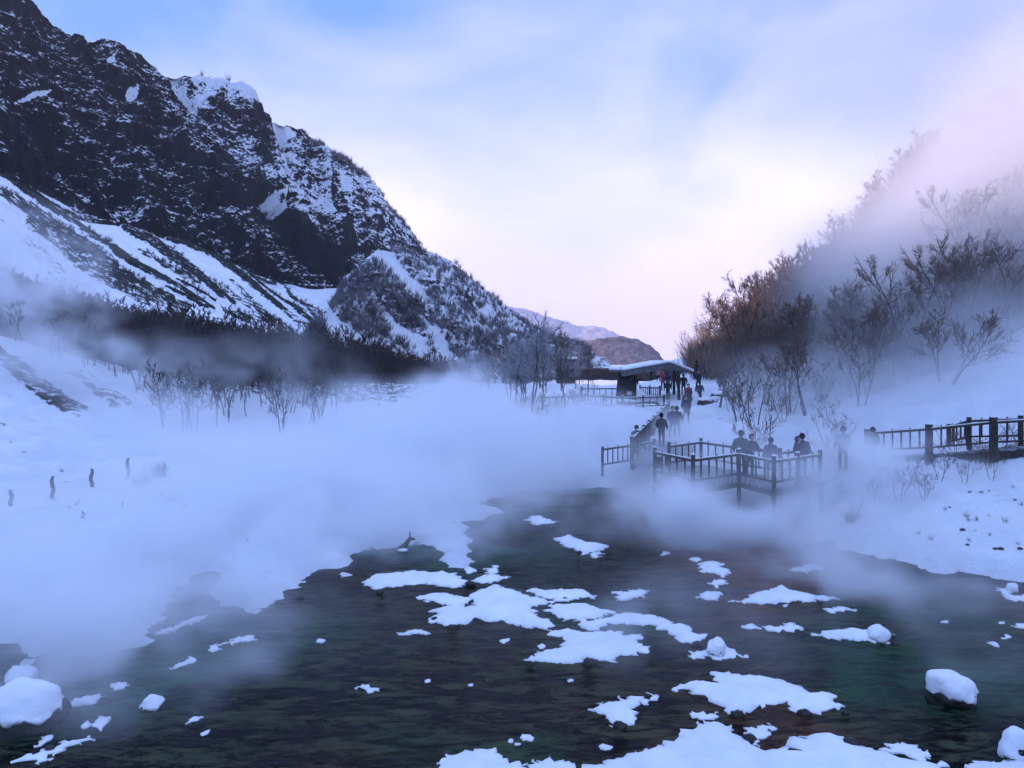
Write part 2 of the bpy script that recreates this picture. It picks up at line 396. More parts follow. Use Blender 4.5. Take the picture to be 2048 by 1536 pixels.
def build_mountain():
    xs = np.concatenate([1024-np.geomspace(10024, 1084, 170, endpoint=False), np.linspace(-60, 1060, 820)])
    mid = [(x, None) for x in xs]
    ry = interp_line(RIDGE, xs, 1); cy_ = interp_line(CB, xs, 1); rd = interp_line(RD, xs, 1); cd = interp_line(CD, xs, 1)
    my = ry+(cy_-ry)*.42; mdv = cd+(rd-cd)*.42
    mid_y = list(zip(xs, my)); mid_d = list(zip(xs, mdv))
    bkz = (YH-ry)/F*rd*.62; back = list(zip(xs, YH-bkz*F/(rd+130))); backd = list(zip(xs, rd+130))
    back2 = [(x, 730) for x in xs]; backd2 = list(zip(xs, rd+300))
    foot = [(x, y+120) for x, y in CB]; footd = [(x, d-6) for x, d in CD]
    G = loft(xs, [(back2, backd2), (back, backd), (RIDGE, RD), (mid_y, mid_d), (CB, CD), (foot, footd)], [8, 16, 120, 150, 12])
    N = grid_normals(G); sgn = np.sign((N*np.array([0, -1, .4])).sum(2)).mean(); N = N*(1 if sgn > 0 else -1)
    P = G.reshape(-1, 3)
    # buttresses: ribs running down the face, leaning to the right in the view
    prm = to_px(G); q = P*.012; rib = fbm(np.stack([q[:, 0]*2.2+q[:, 1]*1.1-q[:, 2]*-1.0, q[:, 2]*.45, q[:, 1]*.3], 1), 4, .5, True)
    n2 = fbm(P*.03, 5, .55, True); n3 = fbm(P*.22, 4, .6)
    row = np.repeat(np.arange(G.shape[0]), G.shape[1])
    at_ridge = np.exp(-((row-24)/10.0)**2); foot_w = np.where(row > 290, 0, 1)
    amp = np.where(row < 24, .5, 1)*foot_w*(1-.75*at_ridge)
    disp = amp*((rib-1.0)*7+(n2-1.1)*2.6)+n3*1.3*foot_w
    # carved gullies and standing ribs
    gul = strip_mask(prm, [([(470,330),(500,372),(545,395),(575,420)], 16, 1), ([(310,140),(350,175),(395,212)], 26, 1), ([(560,255),(590,320),(640,420),(700,560)], 22, .8),
                           ([(655,305),(690,400),(720,480),(740,540)], 16, .9), ([(230,250),(330,330),(420,420),(470,500)], 30, .6), ([(60,60),(120,170),(200,300),(260,420)], 30, .5)])
    ribs = strip_mask(prm, [([(470,180),(510,260),(525,330),(560,390)], 26, 1), ([(640,300),(690,400),(730,480)], 18, 1), ([(150,90),(280,180),(380,280),(480,400)], 34, .7), ([(570,430),(640,500),(690,560)], 22, .9)])
    disp = disp-gul*6*amp+ribs*6*amp
    P = P+N.reshape(-1, 3)*disp[:, None]
    snow = strip_mask(prm, [([(335,150),(360,175),(390,208)], 22, 1.1), ([(470,335),(500,372),(530,390),(575,405)], 7, .8), ([(535,388),(560,395),(575,405)], 11, .8),
                            ([(40,200),(65,194),(85,192)], 6, 1.3), ([(505,232),(530,248),(560,252),(590,262)], 12, 1.2), ([(160,78),(200,92)], 10, 1.1), ([(250,115),(290,140),(330,152)], 8, 1),
                            ([(280,135),(330,170),(380,215)], 12, .8), ([(390,155),(440,165),(470,190),(500,235)], 14, .8),
                            ([(340,160),(380,190),(430,180)], 24, .45), ([(520,250),(560,320),(600,400),(650,470)], 34, .28), ([(590,270),(640,350),(700,470)], 22, .25),
                            ([(655,315),(675,350),(700,420)], 12, .6), ([(700,350),(760,420),(800,480)], 34, .28), ([(210,140),(215,145)], 9, 1.1), ([(250,190),(262,202)], 7, 1.0)])
    blk = strip_mask(prm, [([(480,180),(515,260),(525,330)], 22, .25), ([(560,430),(640,520),(680,560)], 26, .35), ([(430,340),(520,420),(600,480)], 22, .3), ([(660,330),(700,430),(735,520)], 7, .5), ([(20,250),(60,300),(100,340)], 60, .22), ([(150,330),(350,420),(620,530)], 75, .09), ([(60,160),(250,260),(420,330)], 60, .05), ([(640,420),(700,520)], 30, .12)])
    snow = snow*(.75+.9*fbm(P*.14, 3)); sn = snow-blk+.16; sn = np.where(row < 24, .9, sn)
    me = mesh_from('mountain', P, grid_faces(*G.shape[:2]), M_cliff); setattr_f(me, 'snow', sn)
    tag(link('mountain', me), 'tall dark rocky mountain dusted with snow on the left', 'mountain', kind='structure')
    return prm, P, G.shape, snow
MTN = build_mountain()

TB = [(-9000, 255.9), (-5000, 429.9), (-3200, 526.6), (-2300, 570.3), (-1750, 597.9), (-1350, 612.1), (-900, 593.7), (-450, 548.1), (-180, 533.3)]+[(0,575),(150,665),(350,720),(500,745),(700,762),(880,775),(1060,790)]
TD = [(-9000, 20), (-5000, 32), (-3200, 48), (-2300, 62), (-1750, 76), (-1350, 86), (-900, 98), (-450, 108), (-180, 116)]+[(0,120),(350,150),(700,185),(880,215),(1060,250)]
def build_talus():
    xs = np.concatenate([1024-np.geomspace(10024, 1084, 110, endpoint=False), np.linspace(-60, 1060, 700)])
    top = [(x, y-16) for x, y in CB]; topd = [(x, d+8) for x, d in CD]
    m_y = [(x, y) for x, y in zip(xs, interp_line(CB, xs, 1)*.5+interp_line(TB, xs, 1)*.5+4)]
    m_d = [(x, y) for x, y in zip(xs, interp_line(CD, xs, 1)*.47+interp_line(TD, xs, 1)*.53)]
    foot = [(x, y+90) for x, y in TB]; footd = [(x, d-14) for x, d in TD]
    G = loft(xs, [(top, topd), (CB, CD), (m_y, m_d), (TB, TD), (foot, footd)], [8, 110, 110, 24])
    prm = to_px(G); P = G.reshape(-1, 3); N = grid_normals(G); sgn = np.sign((N*np.array([0, -1, .4])).sum(2)).mean(); N = N.reshape(-1, 3)*(1 if sgn > 0 else -1)
    S = [([(-60,350),(60,415),(150,480),(260,560),(340,600)], 20, .80), ([(0,345),(90,405),(180,468),(240,510),(330,560),(425,618)], 9, .9),
         ([(60,440),(140,500),(210,545),(280,590),(370,620)], 26, .72), ([(245,452),(300,480),(350,515),(410,560),(470,610)], 12, .85), ([(335,478),(370,488),(430,515),(500,560),(560,610)], 9, 1.0),
         ([(280,500),(350,540),(400,565)], 13, .7), ([(355,562),(430,602)], 3, 1.3), ([(330,575),(412,618)], 5, 1.1), ([(480,530),(550,585),(640,650),(720,705)], 5, .9), ([(520,580),(600,640),(690,700)], 8, .7),
         ([(560,570),(640,640),(700,680),(790,715)], 4, .8), ([(600,600),(680,650),(740,690)], 6, .7), ([(460,560),(540,640),(600,680)], 12, .6), ([(420,560),(500,620),(560,650)], 9, .6),
         ([(680,640),(740,670),(800,712)], 4, .9), ([(720,660),(780,700),(850,735)], 5, .6), ([(-60,420),(0,440),(60,500),(110,560)], 10, .45), ([(450,625),(500,645),(540,650)], 14, .75),
         ([(40,470),(90,510),(130,560)], 12, .5), ([(620,610),(700,640),(760,660)], 14, .4), ([(470,530),(560,570)], 3, .9)]
    jit = np.stack([fbm(P*.05, 3), fbm(P*.05+40, 3)], 1)*14
    br = strip_mask(prm+jit, S)
    P = P+N*((fbm(P*.05, 5)*1.2)+br*.5-sstep(.2, 0, br)*.4)[:, None]
    me = mesh_from('hillside', P, grid_faces(*G.shape[:2]), M_talus); setattr_f(me, 'brush', br)
    tag(link('snow_slope', me), 'long snowy scree slope streaked with low brush below the cliff', 'slope', kind='structure')
    return prm, P, br
TAL = build_talus()

SP_T = [(620,660),(655,625),(680,590),(700,562),(725,535),(745,508),(765,498),(800,495),(845,506),(880,522),(920,548),(950,572),(985,600),(1010,618),(1040,640),(1070,655),(1110,672),(1160,690),(1205,722),(1240,757),(1330,764)]
SP_TD = [(620,190),(700,230),(760,250),(850,270),(1000,290),(1160,300),(1330,320)]
SP_B = [(620,700),(655,665),(700,690),(760,710),(830,730),(900,745),(1000,760),(1160,762),(1330,765)]
SP_BD = [(620,180),(700,195),(850,200),(1000,190),(1160,210),(1330,250)]
def build_spur():
    xs = np.linspace(620, 1330, 620)
    m_y = list(zip(xs, interp_line(SP_T, xs, 1)*.5+interp_line(SP_B, xs, 1)*.5)); m_d = list(zip(xs, interp_line(SP_TD, xs, 1)*.35+interp_line(SP_BD, xs, 1)*.65))
    back = [(x, y+160) for x, y in SP_T]; backd = [(x, d+110) for x, d in SP_TD]
    foot = [(x, y+40) for x, y in SP_B]; footd = [(x, d-6) for x, d in SP_BD]
    G = loft(xs, [(back, backd), (SP_T, SP_TD), (m_y, m_d), (SP_B, SP_BD), (foot, footd)], [12, 90, 90, 10])
    prm = to_px(G); P = G.reshape(-1, 3); N = grid_normals(G); sgn = np.sign((N*np.array([0, -1, .4])).sum(2)).mean(); N = N.reshape(-1, 3)*(1 if sgn > 0 else -1)
    sn = strip_mask(prm, [([(735,510),(765,505),(790,545),(815,575),(850,600)], 15, 1.0), ([(770,505),(830,580),(860,600)], 10, .7), ([(655,640),(700,700),(800,735),(930,750)], 30, 1.0), ([(780,655),(850,710),(930,745)], 18, .8),
                          ([(690,570),(720,540),(745,510)], 8, .9), ([(640,600),(660,640)], 14, .7), ([(840,640),(900,720),(960,750)], 14, .7), ([(900,600),(980,680)], 20, .15), ([(850,520),(950,600),(1050,680)], 40, .12)])
    dk = strip_mask(prm, [([(735,545),(770,590),(830,640),(870,670)], 18, .35), ([(800,580),(860,650)], 14, .3), ([(930,590),(960,640)], 10, .25), ([(720,560),(760,600)], 16, .2)])
    P = P+N*((fbm(P*.03, 5, .55, True)-1.1)*2.6+fbm(P*.25, 3)*.9)[:, None]*np.where(np.repeat(np.arange(G.shape[0]), G.shape[1]) > 190, 0, 1)[:, None]
    me = mesh_from('hill', P, grid_faces(*G.shape[:2]), M_spur); setattr_f(me, 'snow', sn-dk+.20)
    tag(link('hill', me), 'lower brush covered spur of the mountain with a snow gully', 'hill', kind='structure')
    return prm, P, sn
SPU = build_spur()

def build_far(name, top, d0, dep, base, label, seed, snow=.2):
    xs = np.linspace(top[0][0], top[-1][0], 260)
    back = [(x, y+60) for x, y in top]; a = [(x, d0+dep) for x, _ in top]; b = [(x, d0) for x, _ in top]; bb = [(x, base) for x, _ in top]; bk = [(x, d0+dep*2) for x, _ in top]
    G = loft(xs, [(back, bk), (top, a), (bb, b)], [10, 90]); P = G.reshape(-1, 3); N = grid_normals(G); sgn = np.sign((N*np.array([0, -1, .4])).sum(2)).mean(); N = N.reshape(-1, 3)*(1 if sgn > 0 else -1)
    P = P+N*((fbm(P*(6/d0)+seed, 5, .55, True)-1)*d0*.006+fbm(P*(60/d0)+seed, 3)*d0*.0035)[:, None]
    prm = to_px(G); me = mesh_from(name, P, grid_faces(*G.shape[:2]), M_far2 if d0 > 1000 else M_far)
    setattr_f(me, 'snow', snow+fbm(P*(9/d0)+seed, 3)*.35); tag(link(name, me), label, 'hill', kind='structure')
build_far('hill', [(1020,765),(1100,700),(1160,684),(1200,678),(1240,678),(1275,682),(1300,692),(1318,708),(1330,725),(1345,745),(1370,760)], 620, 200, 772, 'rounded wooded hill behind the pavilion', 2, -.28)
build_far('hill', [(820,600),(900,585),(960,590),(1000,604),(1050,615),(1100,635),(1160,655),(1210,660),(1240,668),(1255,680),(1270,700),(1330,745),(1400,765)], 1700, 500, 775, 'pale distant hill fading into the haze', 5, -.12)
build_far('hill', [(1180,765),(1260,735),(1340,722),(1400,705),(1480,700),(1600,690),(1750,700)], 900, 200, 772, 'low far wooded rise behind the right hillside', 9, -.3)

# ------------------------------------------------------------------ twig clumps (one mesh each, nobody could count them)
def tuft(n, h, seed, spread=.8, tw=.035):
    r = np.random.default_rng(seed); V = []; Fc = []
    for i in range(n):
        a = r.uniform(0, 2*np.pi); t = r.uniform(.1, spread); L_ = h*r.uniform(.5, 1)
        d = np.array([np.cos(a)*t, np.sin(a)*t, 1]); d /= np.linalg.norm(d); b = np.array([r.normal()*.12*h, r.normal()*.12*h, r.uniform(0, .25)*h])
        s = np.cross(d, r.normal(size=3)); s /= np.linalg.norm(s); wd = h*tw
        k = len(V); V += [b-s*wd, b+s*wd, b+d*L_]; Fc.append((k, k+1, k+2))
    return np.array(V), np.array(Fc)
def scatter_merge(templates, P, scl, rng, tilt=.1):
    Vs, Fs = [], []; off = 0
    idx = rng.integers(0, len(templates), len(P))
    for k, (V, Fc) in enumerate(templates):
        m = idx == k; n = m.sum()
        if not n: continue
        a = rng.uniform(0, 2*np.pi, n); s = scl[m]; ca, sa = np.cos(a), np.sin(a)
        W = np.empty((n, len(V), 3)); W[..., 0] = (V[None, :, 0]*ca[:, None]-V[None, :, 1]*sa[:, None])*s[:, None]; W[..., 1] = (V[None, :, 0]*sa[:, None]+V[None, :, 1]*ca[:, None])*s[:, None]; W[..., 2] = V[None, :, 2]*s[:, None]
        tx = rng.normal(0, tilt, (n, 2)); W[..., 0] += W[..., 2]*tx[:, :1]; W[..., 1] += W[..., 2]*tx[:, 1:]
        W += P[m][:, None]
        Fk = (Fc[None]+(np.arange(n)*len(V))[:, None, None]+off).reshape(-1, Fc.shape[1]); Vs.append(W.reshape(-1, 3)); Fs.append(Fk); off += n*len(V)
    return np.concatenate(Vs), np.concatenate(Fs)
TUF = [tuft(16, 1, k) for k in range(4)]
def build_scrub():
    r = np.random.default_rng(11); pts = []; sc_ = []
    prm, P, sh, snw = MTN; row = np.repeat(np.arange(sh[0]), sh[1])
    m = np.where((row >= 22) & (row < 34) & (prm[:, 0] > -60) & (prm[:, 0] < 1060))[0]
    wgt = np.where(prm[m, 0] > 630, 1.0, .12)*np.where((prm[m, 0] > 500) & (prm[m, 0] < 600), .15, 1); wgt = np.where(prm[m, 0] < 500, .02, wgt); sel = m[r.random(len(m)) < wgt*.20]; pts.append(P[sel]); sc_.append(r.uniform(1.6, 4.2, len(sel)))
    prm, P, sns = SPU; ok = np.where((prm[:, 0] < 1180) & (sns < .35))[0]; sel = ok[r.random(len(ok)) < .03]; pts.append(P[sel]); sc_.append(r.uniform(1.2, 3.6, len(sel)))
    V, Fc = scatter_merge(TUF, np.concatenate(pts), np.concatenate(sc_), r)
    tag(link('scrub', mesh_from('scrub', V, Fc, M_scrub, smooth=False)), 'bare frosted scrub over the mountain crest and spur', 'scrub', kind='stuff')
    prm, P, br = TAL; m = np.where((br > .5) & (prm[:, 0] > -60) & (prm[:, 0] < 900))[0]; sel = m[r.random(len(m)) < .035]
    V, Fc = scatter_merge(TUF, P[sel], r.uniform(.7, 1.5, len(sel)), r)
    tag(link('brush', mesh_from('brush', V, Fc, simple('brush_twigs', (0.05, 0.055, 0.045), (0.02, 0.026, 0.022), .6), smooth=False)), 'low dark brush in streaks on the snowy scree', 'brush', kind='stuff')
build_scrub()

# ------------------------------------------------------------------ bare trees
def tube(path, rad, k):
    path = np.array(path); n = len(path); V = np.empty((n, k, 3))
    t = np.gradient(path, axis=0); t /= np.linalg.norm(t, axis=1)[:, None]+1e-9
    up = np.array([.31, .95, .05]); a = np.cross(t, up); a /= np.linalg.norm(a, axis=1)[:, None]+1e-9; b = np.cross(t, a)
    for j in range(k):
        an = 2*np.pi*j/k; V[:, j] = path+(a*np.cos(an)+b*np.sin(an))*np.asarray(rad)[:, None]
    i = np.arange(n-1)[:, None]*k; j = np.arange(k)[None]; j2 = (j+1) % k
    Fq = np.stack([i+j, i+j2, i+k+j2, i+k+j], -1).reshape(-1, 4)
    return V.reshape(-1, 3), Fq
class Acc:
    def __init__(s): s.V = []; s.F = []; s.o = 0
    def add(s, V, Fc): s.V.append(V); s.F.append(np.asarray(Fc)+s.o); s.o += len(V)
    def get(s): return np.concatenate(s.V), np.concatenate(s.F)
def make_tree(H, seed, lean=0.0, stems=1, dens=1.0, tr=.018):
    r = np.random.default_rng(seed); T, C_ = Acc(), Acc()
    def path(p, d, L_, n, wob, up):
        pts = [p]; d = d/np.linalg.norm(d)
        for i in range(n):
            d = d+r.normal(0, wob, 3)+np.array([0, 0, up]); d /= np.linalg.norm(d); p = p+d*L_/n; pts.append(p)
        return np.array(pts), d
    for s_ in range(stems):
        a = r.uniform(0, 6.28); sp = .22 if stems > 1 else 0
        d0 = np.array([lean+np.cos(a)*sp, np.sin(a)*sp, 1.0]); hh = H*r.uniform(.82, 1)
        tp, _ = path(np.array([np.cos(a)*.12*(stems > 1), np.sin(a)*.12*(stems > 1), -.15]), d0, hh, 10, .07, .02)
        rb = H*.0135/(1+.25*(stems-1)); V, Fc = tube(tp, np.linspace(rb, rb*.16, 11), 6); T.add(V, Fc)
        nl = int(11*dens)
        for i in range(nl):
            f = r.uniform(.30, .97); q = f*10; i0 = int(q); p = tp[i0]*(1-q+i0)+tp[min(i0+1, 10)]*(q-i0)
            az = i*2.4+r.normal(0, .4); dd = np.array([np.cos(az), np.sin(az), r.uniform(.5, 1.5)]); Ll = hh*(.42*(1-f)+.13)*r.uniform(.7, 1.2)
            lp, _ = path(p, dd, Ll, 6, .13, .07); V, Fc = tube(lp, np.linspace(rb*.42*(1.1-f), rb*.08, 7), 4); T.add(V, Fc)
            for j in range(int(6*dens)):
                g = r.uniform(.2, 1); q2 = g*6; j0 = min(int(q2), 5); p2 = lp[j0]*(1-q2+j0)+lp[j0+1]*(q2-j0)
                d2 = (lp[j0+1]-lp[j0]); d2 = d2/np.linalg.norm(d2)+r.normal(0, .55, 3)+np.array([0, 0, .25]); L2 = Ll*r.uniform(.25, .5)
                bp, _ = path(p2, d2, L2, 4, .15, .05); V, Fc = tube(bp, np.linspace(tr*.9, tr*.45, 5), 3); C_.add(V, Fc)
                for k in range(int(7*dens)):
                    m = r.integers(1, 5); d3 = bp[m]-bp[m-1]; d3 = d3/np.linalg.norm(d3)+r.normal(0, .6, 3)+np.array([0, 0, .15])
                    wp_, _ = path(bp[m], d3, L2*r.uniform(.3, .7), 2, .15, .04); V, Fc = tube(wp_, np.array([tr*.55, tr*.45, tr*.3]), 3); C_.add(V, Fc)
    return T.get(), C_.get()
def tree_meshes(seed, H, bark, twig, **k):
    (tv, tf), (cv, cf) = make_tree(H, seed, **k)
    return mesh_from('trunk', tv, tf, bark), mesh_from('crown', cv, cf, twig, smooth=False)
TM = {}
def place_tree(key, loc, s, rz, label, group=None, cat='tree', name='bare_tree', tilt=0):
    o = link(name, None, loc=loc); o.scale = (s, s, s); o.rotation_euler = (0, tilt, rz); tag(o, label, cat, group)
    link('trunk', TM[key][0], o); link('crown', TM[key][1], o); return o
for k in range(5): TM['b%d' % k] = tree_meshes(20+k, 9, M_bark, M_twig, dens=1.15, tr=.032, stems=1+(k % 2))
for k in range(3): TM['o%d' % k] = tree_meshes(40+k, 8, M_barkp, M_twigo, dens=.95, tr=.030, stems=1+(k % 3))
for k in range(3): TM['f%d' % k] = tree_meshes(60+k, 8, M_frostb, M_frost, dens=1.0, tr=.024, stems=1+(k % 3))
for k in range(2): TM['s%d' % k] = tree_meshes(80+k, 3.0, M_bark, M_twig, dens=.8, tr=.012, stems=3)

def ground_point(x, d): X = (x-1024)/F*d; return np.array((X, d, gz(X, d)-.1))
# individually recognisable trees on the right hillside: (px x, distance, scale, template, tilt, label)
for x, d, s, k, tl, lb in [
    (1440, 52, .62, 'b0', -.35, 'thin bare tree leaning left above the path crowd'), (1480, 50, .60, 'b2', -.30, 'slender leaning bare tree just right of the path crowd'),
    (1505, 56, .75, 'b4', -.22, 'slim dark bare tree at the lower end of the right hillside'), (1545, 74, 1.05, 'b1', -.05, 'tall bare tree standing out against the pale sky on the right skyline'),
    (1600, 60, .70, 'b3', -.12, 'upright bare tree in front of the snow patch on the right hillside'), (1690, 70, 1.0, 'b1', .0, 'stout double stemmed tree above the middle of the right hillside'),
    (1640, 66, .85, 'b0', -.08, 'many branched bare tree left of the stout double stemmed one'), (1650, 42, .45, 's0', 0, 'small dark bushy tree at the foot of the right hillside'),
    (1775, 44, .50, 'b2', -.20, 'small leaning tree inside the mist of the right hillside'), (1900, 38, .46, 'b3', -.28, 'dark twin trunk leaning out of the mist above the fence'),
    (1880, 39, .42, 'b1', -.25, 'second leaning trunk beside the twin trunk in the mist')]:
    place_tree(k, ground_point(x, d), s, random.uniform(0, 6), lb, tilt=tl)
r_ = random.Random(5); cnt = 0
while cnt < 235:
    x = r_.uniform(1540, 2110) if cnt % 3 else r_.uniform(1450, 1850); d = r_.uniform(41, 64) if cnt < 120 else r_.uniform(60, 115)
    p = ground_point(x, d)
    if p[2] < 2.9 or (p[2] < 4.5 and r_.random() < .35): continue
    s = r_.uniform(.6, 1.05)*(.75 if d < 60 else 1); cnt += 1
    zx = 'left edge' if x < 1600 else 'middle' if x < 1800 else 'misty right end'; zd = 'foot' if d < 52 else 'lower half' if d < 66 else 'upper half'
    place_tree('b%d' % r_.randrange(5), p, s, r_.uniform(0, 6), 'bare brown tree in the right hillside wood, %s, %s' % (zx, zd), 'bare trees of the right hillside wood, %s, %s' % (zx, zd), tilt=r_.gauss(-.10, .10))
cnt = 0
while cnt < 52:
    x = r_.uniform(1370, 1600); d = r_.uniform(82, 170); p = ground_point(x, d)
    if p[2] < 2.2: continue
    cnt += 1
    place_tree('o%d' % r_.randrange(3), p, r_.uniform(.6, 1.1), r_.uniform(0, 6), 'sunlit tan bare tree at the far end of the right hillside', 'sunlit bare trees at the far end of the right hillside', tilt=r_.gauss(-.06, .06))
for i in range(48):
    x = r_.uniform(1450, 2000); p = ground_point(x, r_.uniform(36, 56))
    place_tree('s%d' % (i % 2), p, r_.uniform(.6, 1.4), r_.uniform(0, 6), 'small bare shrub on the snowy foot of the right hillside', 'shrubs at the foot of the right hillside', 'shrub', 'bare_shrub')
# brown undergrowth covering the right hillside
def thicket():
    r = np.random.default_rng(8); n = 13000; x = r.uniform(1380, 2150, n); d = np.where(r.random(n) < .6, r.uniform(42, 90, n), r.uniform(80, 170, n)); X = (x-1024)/F*d; z = ground_h(np.stack([X, d], 1))
    k = (z > 4.2)&(r.random(n) < sstep(4.0, 7.5, z)+.12); P = np.stack([X, d, z-.1], 1)[k]; T = [tuft(70, 1, 500+i, .9, .013) for i in range(4)]
    V, Fc = scatter_merge(T, P, r.uniform(1.6, 3.8, len(P)), r); tag(link('thicket', mesh_from('thicket', V, Fc, simple('thicket_twigs', (0.27, 0.185, 0.14), (0.15, 0.10, 0.08), .5), smooth=False)), 'brown leafless undergrowth covering the right hillside', 'undergrowth', kind='stuff')
thicket()
# frosted grove between spur and pavilion
for x, d, s, k, lb in [(1030, 62, .78, 'f0', 'frosted tree at the left end of the grove before the spur'), (1062, 60, .95, 'f1', 'dark stemmed frosted tree, tallest of the middle grove'), (1092, 66, .80, 'f2', 'frosted multi stemmed tree in the middle of the grove'),
                       (1130, 58, .72, 'b2', 'thin dark tree at the right edge of the grove'), (1176, 60, .50, 'b0', 'small forked tree standing alone on the snow left of the pavilion fence')]:
    place_tree(k, ground_point(x, d), s, random.uniform(0, 6), lb)
for i in range(34):
    x = r_.uniform(930, 1165); d = r_.uniform(60, 125); p = ground_point(x, d)
    place_tree('f%d' % r_.randrange(3), p, r_.uniform(.45, .85), r_.uniform(0, 6), 'frost covered bare tree in the grove left of the pavilion', 'frosted trees of the middle grove')
for i in range(20):
    p = ground_point(r_.uniform(930, 1180), r_.uniform(50, 58)); place_tree('s%d' % (i % 2), p, r_.uniform(.3, .7), r_.uniform(0, 6), 'low twiggy shrub in the snow below the middle grove', 'shrubs below the middle grove', 'shrub', 'bare_shrub')

# dark wood at the foot of the scree (one far mass)
def build_wood():
    r = np.random.default_rng(5); n = 4200
    x = r.uniform(-260, 930, n); lo = np.interp(x, [-260, 0, 250, 330, 480, 680, 900], [72, 66, 62, 50, 48, 54, 120]); hi = np.interp(x, [-260, 0, 350, 700, 930], [112, 122, 150, 186, 225])
    t = r.random(n)**.55; d = lo*(1-t)+hi*t; X = (x-1024)/F*d; z = ground_h(np.stack([X, d], 1)); P = np.stack([X, d, z-.2], 1)
    s = r.uniform(.75, 1.15, n)*np.interp(x, [-200, 0, 400, 700, 900], [.8, 1.0, 1.2, 1.0, .75])*np.where(d < 80, .62, 1)
    Vs, Ft, Fv, off = [], [], [], 0
    for near, tr, dn in ((True, .035, .85), (False, .060, .80)):
        T, C_ = [], []
        for k in range(4):
            (tv, tf), (cv, cf) = make_tree(7, 100+k, dens=dn, tr=tr); T.append((tv, tf)); C_.append((cv, cf))
        m = (d < 80) == near
        V1, F1 = scatter_merge(T, P[m], s[m], np.random.default_rng(6), .05); V2, F2 = scatter_merge(C_, P[m], s[m], np.random.default_rng(6), .05)
        Vs += [V1, V2]; Ft.append(F1+off); Fv.append(F2+off+len(V1)); off += len(V1)+len(V2)
    V1 = np.concatenate(Vs); V2 = np.zeros((0, 3)); F1 = np.concatenate(Ft); F2 = np.concatenate(Fv)-len(V1)
    me = mesh_from('wood', np.concatenate([V1, V2]), [F1, F2+len(V1)], [M_dktrunk, M_dkwood], smooth=False, mi=np.concatenate([np.zeros(len(F1)), np.ones(len(F2))]))
    tag(link('wood', me), 'dense dark leafless wood at the foot of the snowy scree slope', 'wood', kind='stuff')
build_wood()

# ------------------------------------------------------------------ snow patches on the stream
def densify(pts, step):
    out_ = []
    for a, b in zip(pts, np.roll(pts, -1, 0)):
        n = max(1, int(np.ceil(np.linalg.norm(b-a)/step)))
        for i in range(n): out_.append(a+(b-a)*i/n)
    return np.array(out_)
def snow_patch(pp, label, h=.12, group=None, rag=.085, seed=0, name='snow_patch'):
    pts = np.array([wp(x, y)[:2] for x, y in pp])
    c0 = pts.mean(0); size = np.linalg.norm(pts-c0, axis=1).max(); step = max(.03, min(.06, size/26))
    o_ = densify(pts, step)
    for _ in range(2): o_ = (o_*2+np.roll(o_, 1, 0)+np.roll(o_, -1, 0))/4
    q = np.column_stack([o_*3.4, np.full(len(o_), seed*3.1)]); rg = min(rag, size*.22)
    o_ = o_+np.stack([fbm(q, 6, .78), fbm(q+31, 6, .78)], 1)*rg*3.0
    # fill with a jittered grid, triangulate with bmesh-free fan by delaunay
    from mathutils.geometry import delaunay_2d_cdt
    mn, mx_ = o_.min(0), o_.max(0); gs = step*2.2
    gx, gy = np.meshgrid(np.arange(mn[0], mx_[0], gs), np.arange(mn[1], mx_[1], gs)); g = np.stack([gx.ravel(), gy.ravel()], 1)+np.random.default_rng(seed).uniform(-.3, .3, (gx.size, 2))*gs
    if len(g): g = g[poly_sd(g, o_) < -step*.6]
    allp = np.concatenate([o_, g]); n = len(o_)
    vc, ed, fc, *_r = delaunay_2d_cdt([Vector(p) for p in allp], [], [list(range(n))], 1, 1e-5)
    V2 = np.array([(v.x, v.y) for v in vc]); sd = np.maximum(-poly_sd(V2, o_), 0)
    nn = fbm(np.column_stack([V2*1.3, np.full(len(V2), seed)]), 4)
    z = .022+h*1.0*(1-np.exp(-sd/(h*1.5)))*(1+1.5*nn)+fbm(np.column_stack([V2*6, np.full(len(V2), seed)]), 3)*.022*sstep(0, .06, sd)
    V = [(a[0]-c0[0], a[1]-c0[1], zz) for a, zz in zip(V2, z)]
    Fc = [tuple(f) for f in fc]
    # thick rim down into the water
    edges = {}
    for f in Fc:
        for i in range(len(f)):
            k = (f[i], f[(i+1) % len(f)]); edges[k] = 1
    bd = [k for k in edges if (k[1], k[0]) not in edges]
    low = {}
    for a, b in bd:
        for v in (a, b):
            if v not in low: low[v] = len(V); V.append((V[v][0]*.995, V[v][1]*.995, -.06))
    for a, b in bd: Fc.append((b, a, low[a], low[b]))
    me = bpy.data.meshes.new(name); me.from_pydata(V, [], Fc); me.materials.append(M_snow); me.polygons.foreach_set('use_smooth', [True]*len(Fc)); me.update()
    o = link(name, me, loc=(c0[0], c0[1], 0)); tag(o, label, 'snow patch', group); return o
